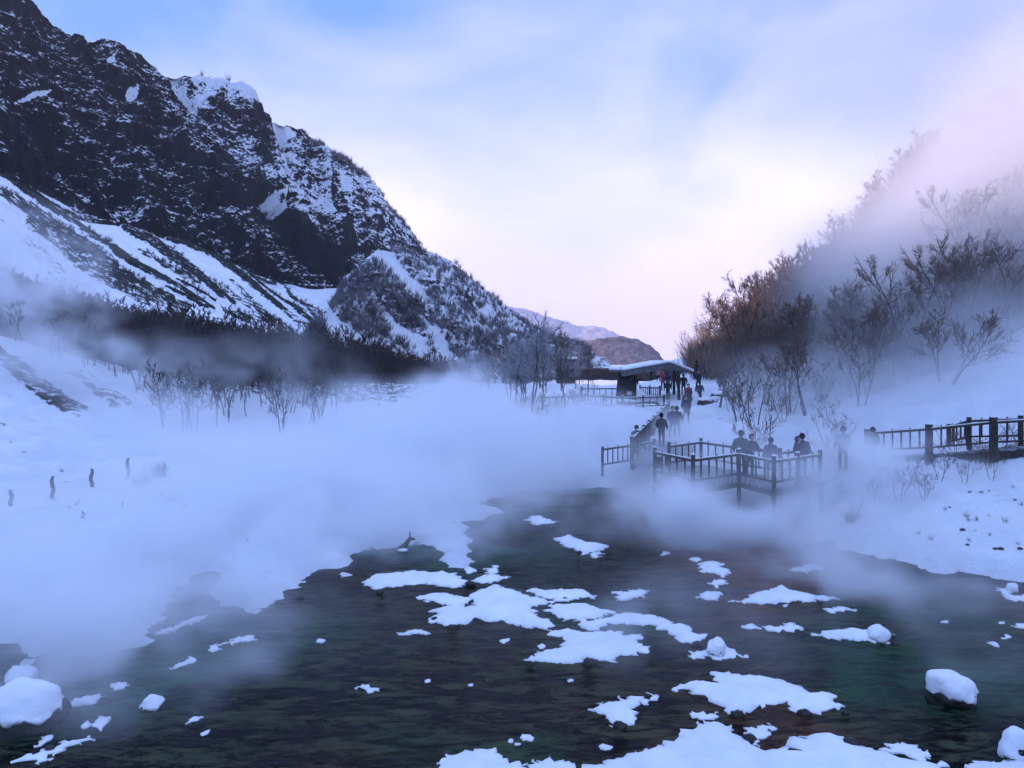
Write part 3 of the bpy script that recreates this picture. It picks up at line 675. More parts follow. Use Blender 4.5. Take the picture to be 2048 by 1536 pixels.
PATCH = [
 ([(955,1185),(990,1170),(1010,1179),(1057,1191),(1090,1200),(1110,1208),(1063,1214),(1066,1229),(1116,1250),(1104,1261),(1037,1252),(987,1241),(943,1241),(905,1254),(851,1245),(876,1232),(867,1222),(899,1214),(952,1214),(943,1191)], 'star shaped snow patch in the middle of the stream', .14),
 ([(1095,1262),(1198,1267),(1274,1268),(1283,1287),(1302,1299),(1280,1311),(1236,1317),(1227,1326),(1180,1321),(1110,1327),(1057,1320),(1081,1305),(1125,1296),(1119,1276)], 'broad pointed snow patch below the star shaped one', .14),
 ([(729,1167),(758,1150),(817,1144),(905,1148),(926,1156),(931,1173),(899,1179),(876,1170),(802,1170),(744,1181)], 'long pale snow tongue left of the stream centre', .12),
 ([(832,1197),(876,1185),(905,1188),(934,1200),(934,1210),(899,1213),(864,1204)], 'lens shaped snow patch under the long pale tongue', .10),
 ([(1049,1179),(1110,1182),(1169,1181),(1195,1194),(1110,1200),(1075,1190)], 'narrow snow strip at the upper right of the star shaped patch', .08),
 ([(1095,1223),(1119,1210),(1183,1214),(1218,1223),(1221,1232),(1157,1239),(1110,1238)], 'rounded snow patch right of the star shaped patch', .10),
 ([(1157,1247),(1198,1238),(1257,1226),(1300,1232),(1337,1243),(1380,1261),(1410,1268),(1399,1283),(1366,1285),(1337,1268),(1300,1250),(1250,1247),(1210,1252),(1195,1260),(1180,1261)], 'long crooked snow bar with a hooked left end', .10),
 ([(1224,1182),(1236,1188),(1286,1182),(1303,1184),(1283,1194),(1239,1204)], 'small bright snow bar above the crooked one', .08),
 ([(1110,1077),(1139,1075),(1180,1088),(1213,1091),(1204,1100),(1169,1109),(1128,1091)], 'misty triangular snow patch in the far stream', .10),
 ([(1175,1110),(1198,1104),(1210,1109),(1192,1117)], 'small snow patch touching the misty triangular one', .06),
 ([(795,1269),(841,1262),(850,1264),(811,1271)], 'thin white snow sliver above the dark mossy water', .05),
 ([(1322,1038),(1373,1020),(1439,1018),(1519,1031),(1457,1040),(1504,1053),(1515,1062),(1453,1064),(1420,1071),(1362,1060)], 'large smooth snow mound in the far right stream', .35),
 ([(1402,1128),(1428,1124),(1453,1141),(1439,1152),(1410,1144)], 'roundish snow patch under the large smooth mound', .12),
 ([(1417,1166),(1439,1159),(1457,1166),(1435,1175)], 'small oval snow patch, second below the smooth mound', .10),
 ([(1397,1195),(1424,1184),(1442,1199),(1420,1203)], 'small snow lump at the left tip of the misty arched bar', .10),
 ([(1464,1206),(1515,1188),(1556,1175),(1610,1192),(1672,1195),(1629,1203),(1526,1210)], 'misty arched snow bar right of the stream centre', .22),
 ([(1650,1219),(1694,1214),(1702,1221),(1665,1225)], 'thin snow streak below the misty arched bar', .06),
 ([(1486,1254),(1504,1248),(1523,1257),(1500,1260)], 'little snow lump at the left of the long low bar', .08),
 ([(1534,1258),(1585,1247),(1607,1261),(1556,1263)], 'small frayed snow patch left of the long low bar', .07),
 ([(1621,1272),(1670,1264),(1724,1261),(1767,1257),(1789,1272),(1771,1287),(1731,1283),(1665,1278)], 'long low snow bar ending in a rounded lump', .20),
 ([(1373,1312),(1402,1298),(1440,1290),(1468,1305),(1497,1314),(1439,1320)], 'snow skirt around the small round boulder', .12),
 ([(1429,1347),(1540,1356),(1610,1382),(1663,1394),(1692,1423),(1605,1426),(1575,1418),(1599,1404),(1540,1413),(1470,1426),(1445,1410),(1400,1392),(1335,1376),(1365,1367),(1441,1370)], 'large near snow patch with a lobed right tail', .16),
 ([(1189,1420),(1224,1405),(1271,1396),(1318,1388),(1300,1402),(1275,1412),(1271,1435),(1236,1450),(1210,1440)], 'frayed half melted snow patch left of the large near one', .05),
 ([(1120,1600),(1166,1536),(1259,1510),(1335,1493),(1360,1470),(1388,1452),(1447,1446),(1470,1475),(1523,1505),(1587,1499),(1578,1480),(1605,1470),(1681,1475),(1763,1505),(1810,1516),(1891,1531),(1930,1620)], 'wide snow bank at the bottom edge, nearest of all', .25),
 ([(1493,1475),(1520,1458),(1552,1455),(1535,1470),(1511,1488)], 'ragged snow scrap above the nearest snow bank', .05),
 ([(1765,1499),(1798,1493),(1868,1510),(1885,1522),(1810,1513)], 'lacy snow strip at the right end of the nearest bank', .05),
 ([(855,1600),(862,1528),(914,1502),(990,1505),(1043,1534),(1045,1600)], 'rounded snow bank cut by the bottom edge, left of the nearest one', .2),
 ([(1058,1600),(1066,1522),(1131,1525),(1160,1545),(1110,1600)], 'snow lump between the two banks at the bottom edge', .16),
 ([(1388,1429),(1435,1423),(1429,1437),(1394,1440)], 'small snow crust under the large near patch', .04),
 ([(1925,1600),(1944,1528),(1973,1516),(2010,1524),(2080,1535),(2080,1600)], 'snow bank in the bottom right corner', .16),
 ([(2025,1252),(2060,1246),(2090,1262),(2050,1259)], 'white snow streak at the right edge of the stream', .06),
 ([(1998,1178),(2012,1176),(2030,1190),(2060,1196),(2050,1206),(2022,1200)], 'snow ledge below the small boulder at the right edge', .08),
 ([(125,1416),(150,1398),(208,1390),(215,1394),(190,1402),(140,1417)], 'slanting oblong snow patch near the big left boulder', .07),
 ([(220,1370),(236,1367),(252,1366),(256,1372),(238,1382),(224,1376)], 'small heart shaped snow patch on the left', .05),
 ([(372,1448),(390,1436),(415,1434),(392,1442)], 'thin curved snow flake right of the small left boulder', .04),
 ([(399,1471),(412,1462),(420,1464),(412,1472)], 'tiny bright snow dot near the dark green moss', .04),
 ([(342,1340),(358,1325),(380,1317),(380,1324),(362,1333)], 'short slanting snow streak above the rusty moss', .05),
 ([(412,1297),(460,1282),(495,1272),(508,1280),(470,1287),(430,1300)], 'silvery snow streak along the left shore', .04),
 ([(45,1520),(80,1500),(120,1492),(160,1478),(182,1480),(140,1494),(118,1504),(70,1524)], 'long broken snow streak under the big left boulder', .05),
 ([(160,1452),(175,1444),(178,1452),(168,1458)], 'crumb of snow beside the long broken streak', .04),
 ([(185,1452),(205,1436),(230,1437),(212,1446),(205,1456),(188,1460)], 'small ragged snow scrap below the small left boulder', .04),
 ([(66,1488),(88,1474),(108,1472),(100,1486),(80,1494)], 'frayed snow scrap between big left boulder and broken streak', .04),
 ([(715,1377),(740,1374),(770,1380),(745,1385)], 'thin snow sliver alone on the mossy water', .03),
 ([(1078,1290),(1090,1292),(1084,1298),(1074,1296)], 'snow scrap at the left tip of the broad pointed patch', .03),
 ([(300,1270),(340,1255),(385,1238),(420,1232),(392,1246),(345,1264),(312,1274)], 'narrow snow ridge along the misty left shore', .10),
 ([(975,1140),(985,1132),(998,1140),(988,1148)], 'little snow hump upstream of the star shaped patch', .06),
 ([(950,1160),(968,1150),(985,1149),(1012,1156),(1000,1164),(968,1168)], 'small snow shelf touching the top of the star shaped patch', .07),
 ([(930,1138),(942,1136),(948,1144),(936,1146)], 'snow crumb off the tip of the left bank', .05),
 ([(1050,1040),(1075,1032),(1110,1046),(1075,1050)], 'faint far snow streak in the steam', .05),
 ([(1580,1140),(1620,1128),(1650,1136),(1610,1146)], 'faint snow streak inside the right hand steam', .08),
]
for i, (pp, lb, h) in enumerate(PATCH): snow_patch(pp, lb, h, seed=i+1)
for i, (x, y, s) in enumerate([(1020,1484,8),(1055,1478,13),(1034,1490,6),(1213,1496,12),(859,1363,7),(941,1371,5),(1141,1362,6),(1010,1283,9),(1330,1108,9),(1389,1120,8),(1571,1212,5),(1890,1244,6),(2012,1275,8),(2003,1246,5),(1990,1290,9),(30,1335,6),(640,1283,9),(1240,1458,7)]):
    a = np.linspace(0, 6.28, 9)[:-1]; snow_patch([(x+math.cos(t)*s*random.uniform(.8, 1.3), y+math.sin(t)*s*.45*random.uniform(.7, 1.2)) for t in a], 'small crumb of snow floating on the dark stream', .04, 'snow crumbs scattered over the stream', seed=60+i)

# ------------------------------------------------------------------ boulders with snow caps
r_s = random.Random(77)
def boulder(x, y, wpx, hpx, label, seed, cap=.62, group=None, lean=0.):
    b = wp(x, y); s = wpx/F*b[1]/2; hh = hpx/F*b[1]
    bm = bmesh.new(); bmesh.ops.create_icosphere(bm, subdivisions=4, radius=1)
    V = np.array([v.co[:] for v in bm.verts]); Fc = np.array([[v.index for v in f.verts] for f in bm.faces]); bm.free()
    n = fbm(V*1.1+seed, 4); Vf = V.copy(); rr = np.random.default_rng(seed)
    for _ in range(9):
        q = rr.normal(size=3); q /= np.linalg.norm(q); Vf -= q*np.maximum(0, Vf@q-rr.uniform(.62, .9))[:, None]
    Vr = Vf*(1.12+.42*n[:, None]+.08*fbm(V*4+seed, 2)[:, None]); Vr = Vr*np.array([s*.90, s*.76, hh*.44]); Vr[:, 2] += hh*.20
    root = link('boulder', mesh_from('boulder', Vr, Fc, M_rock), loc=(b[0], b[1]+s*.7, 0)); tag(root, label, 'boulder', group)
    U = (V*.35+Vf*.72)*(1+.26*fbm(V*.9+seed+7, 3)[:, None]); top = U[:, 2] > 0
    Vc = U.copy(); Vc[:, 2] = np.where(top, U[:, 2], U[:, 2]*.22); edge = fbm(V*2+seed, 4)*.34
    Vc = Vc*np.array([s*.97, s*.86, hh*cap]); Vc[:, 2] += hh*(1-cap)+edge*hh*(~top); Vc[:, 0] += (Vc[:, 2]-hh*.5)*lean
    link('snow_cap', mesh_from('snow_cap', Vc, Fc, M_snow), root); return root
boulder(1925, 1418, 96, 62, 'snow capped boulder alone in dark water at lower right', 3, .66, lean=-.25)
boulder(24, 1474, 138, 92, 'big snow capped boulder at the lower left edge', 9, .60)
boulder(28, 1372, 62, 28, 'low snowy rock behind the big left boulder', 14, .7)
boulder(1541, 1078, 52, 40, 'egg shaped snowy boulder in the far right stream', 21, .8, lean=-.3)
boulder(1502, 1062, 26, 14, 'small snowy rock touching the far egg shaped boulder', 27, .75)
boulder(298, 1424, 46, 26, 'small snow capped rock near the big left boulder', 33, .72)
boulder(1438, 1316, 44, 34, 'small round snowy boulder on its snow skirt', 41, .8)
boulder(2030, 1186, 26, 18, 'small round snowy rock at the right edge', 47, .8)
boulder(1640, 1084, 20, 12, 'tiny white rock at the foot of the right bank', 52, .75)
boulder(1768, 1286, 52, 32, 'snowy rock at the right end of the long low bar', 58, .85)
boulder(2050, 1530, 70, 60, 'snow rounded rock in the bottom right corner', 63, .85)
boulder(805, 1108, 22, 9, 'low dark rock in the misty left inlet', 71, .3)
for i, (x, y) in enumerate([(905,1258),(870,1240),(1060,1330),(1180,1328),(1300,1320),(1395,1290),(1475,1432),(1610,1430),(1690,1428),(1240,1455),(1500,1480),(1590,1512),(1273,1520),(1700,1490),(1130,1200),(940,1170),(760,1186),(1440,1186),(1640,1208),(1790,1290),(320,1436),(210,1405),(150,1425),(100,1500),(1160,1106),(1215,1110),(505,1210),(560,1208),(600,1198),(470,1232)]):
    p = wp(x, y, 0); s_ = .05+.07*r_s.random()
    bm = bmesh.new(); bmesh.ops.create_icosphere(bm, subdivisions=2, radius=1); V = np.array([v.co[:] for v in bm.verts]); Fc = np.array([[v.index for v in f.verts] for f in bm.faces]); bm.free()
    V = V*(1+.5*fbm(V*1.4+i*3, 3)[:, None])*np.array([s_*1.3, s_, s_*.8]); o = link('stone', mesh_from('stone', V, Fc, M_rock), loc=(p[0], p[1], .02)); tag(o, 'small wet dark stone at the edge of a snow patch in the stream', 'stone', 'wet stones at the snow patch edges')
# rocks poking through right bank snow
for i, (x, y) in enumerate([(1940,1015),(1962,1017),(1978,1016),(1925,1050),(1935,1064),(1990,1070),(2002,1071),(2040,1072),(1900,1030),(2030,1030)]):
    p = wp(x, y, .9); zz = gz(p[0], p[1]); s = .03+.035*random.random()
    bm = bmesh.new(); bmesh.ops.create_icosphere(bm, subdivisions=2, radius=1); V = np.array([v.co[:] for v in bm.verts]); Fc = np.array([[v.index for v in f.verts] for f in bm.faces]); bm.free()
    V = V*(1+.4*fbm(V*1.3+i*5, 3)[:, None])*np.array([s*1.4, s, s*.8])
    o = link('stone', mesh_from('stone', V, Fc, M_rock), loc=(p[0], p[1], zz+.02)); tag(o, 'dark pebble poking through the snow of the right bank', 'stone', 'pebbles in the snow of the right bank')

# ------------------------------------------------------------------ boxes and fences
def box(c0, size, rot=None):
    V = np.array([(x, y, z) for x in (-.5, .5) for y in (-.5, .5) for z in (-.5, .5)])*np.array(size)
    if rot is not None: V = V@np.array(rot).T
    return V+np.array(c0), np.array([(0,1,3,2),(4,6,7,5),(0,4,5,1),(2,3,7,6),(0,2,6,4),(1,5,7,3)])
def beam(a, b, w_, h_):
    a = np.array(a, float); b = np.array(b, float); t = b-a; L_ = np.linalg.norm(t); t = t/L_
    up = np.array([0, 0, 1.]) if abs(t[2]) < .95 else np.array([0, 1., 0]); s = np.cross(up, t); s /= np.linalg.norm(s); u = np.cross(t, s)
    return box((a+b)/2, (L_, w_, h_), np.stack([t, s, u], 1))
def bev(name, V, Fc, mat, parent=None, b=.012):
    bm = bmesh.new(); vs_ = [bm.verts.new(v) for v in V]
    for f in Fc: bm.faces.new([vs_[i] for i in f])
    bmesh.ops.recalc_face_normals(bm, faces=bm.faces)
    if b: bmesh.ops.bevel(bm, geom=list(bm.edges), offset=b, segments=1, affect='EDGES')
    me = bpy.data.meshes.new(name); bm.to_mesh(me); bm.free(); me.materials.append(mat); return link(name, me, parent)
def fence(pts, label, posth=1.15, railh=1.0, bal=.42, pw=.14, group=None, every=1.8, low=.25, name='wooden_fence', jut=True, snow=True):
    """pts: base points (X,Y,Z) world"""
    root = link(name, None, loc=pts[0]); tag(root, label, 'fence', group); o0 = np.array(pts[0], float)
    P = [np.array(p, float)-o0 for p in pts]; posts = []
    for a, b in zip(P[:-1], P[1:]):
        L_ = np.linalg.norm(b-a); n = max(1, round(L_/every))
        for i in range(n): posts.append(a+(b-a)*i/n)
        for h, t_ in ((railh, .085), (low, .07)):
            V, Fc = beam(a+(0, 0, h), b+(0, 0, h), t_, t_); bev('rail', V, Fc, M_wood, root)
            if snow and h == railh: V, Fc = beam(a+(0, 0, h+t_/2+.018), b+(0, 0, h+t_/2+.018), t_*.8, .035); bev('rail_snow', V, Fc, M_snow, root, .01)
        nb = int(L_/bal)
        for i in range(1, nb):
            q = a+(b-a)*i/nb
            if min(np.linalg.norm(q-p) for p in posts) < bal*.35: continue
            top = railh+.05+(.07 if jut and i % 2 else 0); V, Fc = box(q+(0, 0, (top+low-.05)/2), (.055, .055, top-low+.05)); bev('baluster', V, Fc, M_wood, root, .008)
    posts.append(P[-1])
    for p in posts:
        V, Fc = box(p+(0, 0, posth/2-.15), (pw, pw, posth+.3)); bev('post', V, Fc, M_wood, root, .02)
        if snow: V, Fc = box(p+(0, 0, posth+.025), (pw*1.1, pw*1.1, .05)); bev('snow_cap', V, Fc, M_snow, root, .02)
    return root
P3 = lambda x, y, d: px(x, y, d)
# right hand elevated boardwalk
rb = [P3(1735,912,33), P3(1858,908,30), P3(1987,898,28), P3(2100,894,26.8), P3(2420,886,24.0)]
fence(rb, 'dark wooden railing rising to the right edge with stout posts', 1.15, .95, .40, .22, every=2.2)
rb2 = [p+np.array([.3, 2.0, .0]) for p in rb[1:]]; fence([rb2[0]+(1.6, 0, 0), rb2[1], rb2[2]+(0, 0, -.05)], 'far side railing just behind the dark railing at right', 1.0, .85, .40, .15, every=2.2)
def deck(pts, width, label, legs=True, name='boardwalk'):
    root = link(name, None, loc=pts[0]); tag(root, label, 'boardwalk'); o0 = np.array(pts[0], float)
    for a, b in zip(pts[:-1], pts[1:]):
        a = np.array(a)-o0; b = np.array(b)-o0; t = b-a; L_ = np.linalg.norm(t); n = np.array([-t[1], t[0], 0]); n /= np.linalg.norm(n)
        if n[1] < 0: n = -n
        nb = int(L_/.32); A = Acc()
        for i in range(nb):
            q = a+t*(i+.5)/nb+n*width/2; V, Fc = beam(q-n*width/2, q+n*width/2, L_/nb*.9, .05); A.add(V-np.array([0, 0, .06]), Fc)
        V, Fc = A.get(); link('planks', mesh_from('planks', V, Fc, M_deck, smooth=False), root)
        for s in (.08, width-.08): V, Fc = beam(a+n*s-(0, 0, .19), b+n*s-(0, 0, .19), .1, .18); bev('bearer', V, Fc, M_wood, root)
        if legs:
            for f in (.04, .96):
                for s in (.1, width-.1):
                    q = a+t*f+n*s; zb = gz(*(q+o0)[:2])-o0[2]-.2
                    if q[2]-.25 > zb+.1: V, Fc = beam((q[0], q[1], zb), (q[0], q[1], q[2]-.28), .12, .12); bev('leg', V, Fc, M_wood, root)
    return root
deck(rb, 2.0, 'low boardwalk on timber legs at the right edge')
V, Fc = beam(P3(1858,905,29.8), P3(1858,965,29.8), .24, .24); o = bev('support_post', V, Fc, M_wood); tag(o, 'thick timber support standing in the snow below the right boardwalk', 'post')
# zigzag viewing boardwalk in the middle: front railing and back railing
LV = lambda x, d, z=1.55: np.array(((x-1024)/F*d, d, z))
fr = [LV(1310, 29.2), LV(1386, 26.9), LV(1478, 28.6), LV(1548, 26.6), LV(1640, 28.4)]
bk = [LV(1338, 31.6), LV(1402, 33.2), LV(1478, 31.2), LV(1560, 29.4), LV(1610, 30.2)]
fence(fr, 'front zigzag railing of the misty viewing boardwalk', 1.15, .95, .42, .13, every=1.9)
fence(bk, 'back railing of the misty viewing boardwalk', 1.1, .9, .42, .12, every=1.9)
def platform(front, back, label):
    root = link('boardwalk', None, loc=front[0]); tag(root, label, 'boardwalk'); o0 = front[0]; A = Acc(); Q = []
    for (a0, b0), (a1, b1) in zip(zip(front[:-1], back[:-1]), zip(front[1:], back[1:])):
        n = max(3, int(max(np.linalg.norm(a1-a0), np.linalg.norm(b1-b0))/.26))
        for k in range(n):
            t0, t1 = k/n, (k+.88)/n; c4 = [a0+(a1-a0)*t0, a0+(a1-a0)*t1, b0+(b1-b0)*t1, b0+(b1-b0)*t0]
            V = np.array([p-o0-np.array([0, 0, .02]) for p in c4]+[p-o0-np.array([0, 0, .07]) for p in c4]); A.add(V, np.array([(0,1,2,3),(7,6,5,4),(0,4,5,1),(1,5,6,2),(2,6,7,3),(3,7,4,0)]))
        for a, b in ((a0, a1), (b0, b1)):
            dz = np.array([0, 0, -.16]); V, Fc = beam(a-o0+dz, b-o0+dz, .1, .16); bev('bearer', V, Fc, M_wood, root)
    V, Fc = A.get(); link('planks', mesh_from('planks', V, Fc, M_deck, smooth=False), root)
    for p in list(front)+list(back):
        zb = gz(p[0], p[1])-.25
        if zb < p[2]-.5: V, Fc = beam((p-o0)*np.array([1, 1, 0])+np.array([0, 0, zb-o0[2]]), (p-o0)*np.array([1, 1, 0])+np.array([0, 0, p[2]-.24-o0[2]]), .13, .13); bev('leg', V, Fc, M_wood, root)
platform(fr, bk, 'misty viewing boardwalk carrying the walkers over the stream bank')
platform([LV(1643, 28.5), LV(1737, 32.6, 1.9)], [LV(1615, 30.2), LV(1715, 34.6, 1.9)], 'stretch of boardwalk under steam joining the two railings')
fence([LV(1307, 28.6, .95), LV(1385, 26.4, .95)], 'low slanting rail below the front of the viewing boardwalk', .45, .4, .6, .1, every=2.4, low=.1, snow=False)
fence([P3(1205,940,36), P3(1265,930,38), P3(1308,925,36)], 'faint railing lost in the steam left of the viewing boardwalk', 1.1, .95, .42, .12)
# stairs from the plateau
def stairs():
    a = P3(1375,838,49); b = P3(1318,925,34); root = link('staircase', None, loc=b); tag(root, 'snowy wooden staircase descending from the plateau to the boardwalk', 'staircase')
    A = Acc(); n = 26
    for i in range(n+1):
        q = b+(a-b)*i/n-b; V, Fc = box(q+(0, 0, -.05), (2.3, .62, .1)); A.add(V, Fc)
    V, Fc = A.get(); link('treads', mesh_from('treads', V, Fc, M_deck, smooth=False), root)
    for s in (-1.15, 1.15): V, Fc = beam(np.array([s, 0, -.2]), a-b+np.array([s, 0, -.2]), .1, .3); bev('stringer', V, Fc, M_wood, root)
    fence([b+(-1.2, 0, 0), (a+b)/2+(-1.2, 0, 0), a+(-1.2, 0, 0)], 'railing on the left side of the snowy staircase', 1.15, 1.0, .45, .13)
stairs()
# fences by the pavilion
fence([P3(1163,804,62), P3(1236,804,62)], 'upper fence left of the dark pavilion pillar', 1.25, 1.05, .42, .16, every=2.6)
fence([P3(1280,797,66), P3(1320,800,62)], 'short fence between the pillar and the crowd', 1.15, .95, .4, .13, every=1.7)
fence([P3(1170,814,57), P3(1245,820,55), P3(1328,818,54)], 'lower fence running below the pavilion platform', 1.0, .85, .42, .13)
fence([P3(1085,818,60), P3(1163,814,60)], 'faint fence end among the frosted grove', 1.0, .85, .45, .12)
# crooked posts on the left bank
for x, y, hp, lb in [(105,985,44,'crooked fence post, second from the left on the far bank'), (183,966,36,'crooked fence post, third from the left on the far bank'), (256,958,42,'tall crooked fence post at the corner of the left bank'), (328,950,24,'short dark post right of the corner post'), (322,990,26,'leaning stub in front of the corner brush'), (22,995,32,'faint fence post farthest left on the bank'),(245,1002,14,'little stake in the snow below the corner post'),(166,1018,14,'little stake in the snow, left of the other one')]:
    p = wp(x, y, .9); zz = gz(p[0], p[1]); d = p[1]; h = hp/F*d; r0 = .10
    path = [np.array((math.sin(i*1.7+x)*.04, 0, i/5*h)) for i in range(-1, 6)]; V, Fc = tube(path, np.array([.1, .1, .095, .09, .1, .085, .06])*(.75 if hp > 20 else .4), 8)
    o = link('fence_post', mesh_from('fence_post', V, Fc, M_wood), loc=(p[0], p[1], zz)); tag(o, lb, 'post', 'posts along the left bank')
def bush(x, y, z, s, label, n=70):
    p = wp(x, y, z); zz = gz(p[0], p[1]); V, Fc = tuft(n*3, 1, int(x), 1.6, .014); o = link('bare_shrub', mesh_from('bare_shrub', V*s, Fc, M_wood, smooth=False), loc=(p[0], p[1], zz-.05)); tag(o, label, 'shrub')
bush(283, 968, .9, .9, 'twiggy shrub right of the corner post on the left bank'); bush(300, 985, .8, .7, 'small shrub between corner post and leaning stub'); bush(336, 992, .8, .6, 'low shrub beside the leaning stub on the left bank'); bush(318, 960, .9, .8, 'twiggy shrub behind the short dark post'); bush(1700, 1010, 1.0, .5, 'small twig tuft on the snow bank below the boardwalk')
for i, x in enumerate((1712, 1745, 1772, 1800, 1828, 1850, 1880, 1905, 1932, 1958, 1985, 2010, 2040)):
    place_tree('s%d' % (i % 2), ground_point(x, 27.0+(i*7 % 5)*.5), .38+.16*(i*5 % 4)/3, i*2.1, 'low dark twiggy shrub on the snowy edge below the right railing', 'shrubs below the right railing', 'shrub', 'bare_shrub')
for i in range(46):
    if i < 26: p = wp(r_.uniform(20, 700), r_.uniform(940, 1060), .8)
    else: p = wp(r_.uniform(1700, 2048), r_.uniform(1010, 1090), .9)
    V, Fc = tuft(26, 1, 700+i, 1.2, .016); o = link('grass_tuft', mesh_from('grass_tuft', V*r_.uniform(.14, .32), Fc, M_wood, smooth=False), loc=(p[0], p[1], gz(p[0], p[1])-.02)); tag(o, 'few dead grass stems poking out of the snow on the %s bank' % ('left' if i < 26 else 'right'), 'grass tuft', 'dead grass tufts on the %s bank' % ('left' if i < 26 else 'right'))
# forked branch sticking out of the left bank
def branch():
    p = wp(795, 1080, .35); A = Acc()
    for pth, rr in (([(-1.0,0,.0),(-.5,0,.08),(0,0,.1),(.25,.02,.3),(.42,0,.55)], [.03,.09,.12,.08,.05]), ([(.40,0,.50),(.55,0,.48)], [.05,.03]), ([(.40,0,.52),(.38,0,.72)], [.04,.02]), ([(-.5,0,.06),(-.9,.1,.2)], [.05,.02]), ([(0,0,.1),(.1,0,-.1)], [.1,.06])):
        V, Fc = tube(np.array(pth, float), np.array(rr), 6); A.add(V, Fc)
    V, Fc = A.get(); o = link('driftwood', mesh_from('driftwood', V, Fc, M_wood), loc=(p[0], p[1], gz(p[0], p[1])+.05)); tag(o, 'forked dark branch sticking up from the left snow bank', 'driftwood')
branch()

# ------------------------------------------------------------------ pavilion
def pavilion():
    base = P3(1252,800,60); root = link('pavilion', None, loc=base); tag(root, 'pavilion with dark stone pillar and snowy slanted roof', 'pavilion'); B = base
    def rel(x, y, d): return P3(x, y, d)-B
    # tapered pillar
    wt, wb, h = 1.05, 1.45, 2.62
    V = np.array([(sx*(wb if z == 0 else wt)/2, sy*(wb if z == 0 else wt)/2, z-.1) for sx in (-1, 1) for sy in (-1, 1) for z in (0, h)]); Fq = box((0, 0, 0), (1, 1, 1))[1]
    bev('pillar', V, Fq, M_stone, root, .04)
    V, Fc = box((-.25, -.53, 2.2), (.34, .05, .22)); bev('plaque', V, Fc, M_sign, root, .01)
    V, Fc = box((0.15, -.66, .45), (.35, .05, .5)); bev('notice', V, Fc, M_sign, root, .01)
    lo = rel(1236, 740, 59); hi = rel(1326, 724, 60); rd = rel(1372, 742, 61); n = np.array([0, 2.6, 0])
    for nm, a, b in (('roof', lo, hi), ('roof', hi, rd)):
        t = (b-a); V, Fc = beam((a+n/2), (b+n/2), 2.7, .10); bev(nm, V-np.array([0, 0, .12]), Fc, M_roof, root, .02)
        V, Fc = beam((a+n/2), (b+n/2), 2.9, .17); bev('roof_snow', V+np.array([0, 0, .05]), Fc, M_snow, root, .04)
    V, Fc = beam(lo+(0.3, .10, -.30), hi+(0, .10, -.42), .12, .40); bev('fascia', V, Fc, M_roof, root, .02)
    for x, y in ((0, 2.3), (4.2, .5), (4.2, 2.3)):
        V, Fc = box((x, y, 1.1), (.2, .2, 2.3)); bev('post', V, Fc, M_wood, root, .03)
    V, Fc = box((0, 0, 0), (2.9, 1.6, .75)); o = bev('stone_plinth', V, Fc, M_stone, None, .05); o.location = tuple(P3(1276,812,57)-np.array([0, 0, .1])); tag(o, 'dark low stone block at the foot of the pavilion pillar', 'plinth')
pavilion()
# dark building edge behind the pavilion (long low lodge under the far trees)
def lodge():
    B = P3(1160,757,150); root = link('lodge', None, loc=B); tag(root, 'long low dark lodge behind the snowfield and pillar', 'lodge')
    V, Fc = box((9, 0, .8), (22, 5, 2.0)); bev('wall', V, Fc, simple('dark_wall', (0.05, 0.042, 0.045), (0.03, 0.026, 0.03), 1), root, .05)
    V, Fc = box((9, 0, 1.95), (23, 6, .22)); bev('roof', V, Fc, M_roof, root, .05)
    for i in range(6): V, Fc = box((1+i*3.2, -2.53, .9), (1.2, .06, .9)); bev('window', V, Fc, M_rock, root, 0)
lodge()
V, Fc = box((0, 0, 0), (3.2, 2.2, .35)); o = bev('snowy_roof', V, Fc, M_snow, None, .12); o.location = tuple(P3(1131,716,110)); tag(o, 'small snow covered hut roof among the grove trees', 'hut'); 
V, Fc = box((0, 0, -1.9), (2.6, 1.8, 3.4)); bev('wall', V, Fc, M_wood, o, .03)

# ------------------------------------------------------------------ people
def cloth(name, c_):
    g_ = sum(c_)/3; c_ = tuple((q*.7+g_*.3)*.8 for q in c_)
    return simple(name, c_, tuple(q*.7 for q in c_), 9, .9, .15, .02)
CL = {'black': cloth('black_cloth', (0.012, 0.012, 0.016)), 'navy': cloth('navy_cloth', (0.02, 0.03, 0.09)), 'grey': cloth('grey_cloth', (0.10, 0.11, 0.12)), 'red': cloth('red_cloth', (0.42, 0.04, 0.05)), 'pink': cloth('pink_cloth', (0.50, 0.16, 0.24)),
      'blue': cloth('blue_cloth', (0.03, 0.10, 0.28)), 'purple': cloth('purple_cloth', (0.10, 0.06, 0.17)), 'brown': cloth('brown_cloth', (0.09, 0.05, 0.035)), 'green': cloth('green_cloth', (0.05, 0.085, 0.07)), 'orange': cloth('orange_cloth', (0.50, 0.12, 0.05))}
def skin_mesh(nodes, edges, levels=2):
    me = bpy.data.meshes.new('tmp'); me.from_pydata([n[0] for n in nodes], edges, []); ob = bpy.data.objects.new('tmp', me); sc.collection.objects.link(ob)
    m = ob.modifiers.new('s', 'SKIN'); m.use_smooth_shade = True
    for i, n in enumerate(nodes): me.skin_vertices[0].data[i].radius = n[1] if isinstance(n[1], tuple) else (n[1], n[1])
    me.skin_vertices[0].data[0].use_root = True
    ob.modifiers.new('d', 'SUBSURF').levels = levels
    dg = bpy.context.evaluated_depsgraph_get(); r = bpy.data.meshes.new_from_object(ob.evaluated_get(dg)); bpy.data.objects.remove(ob); return r
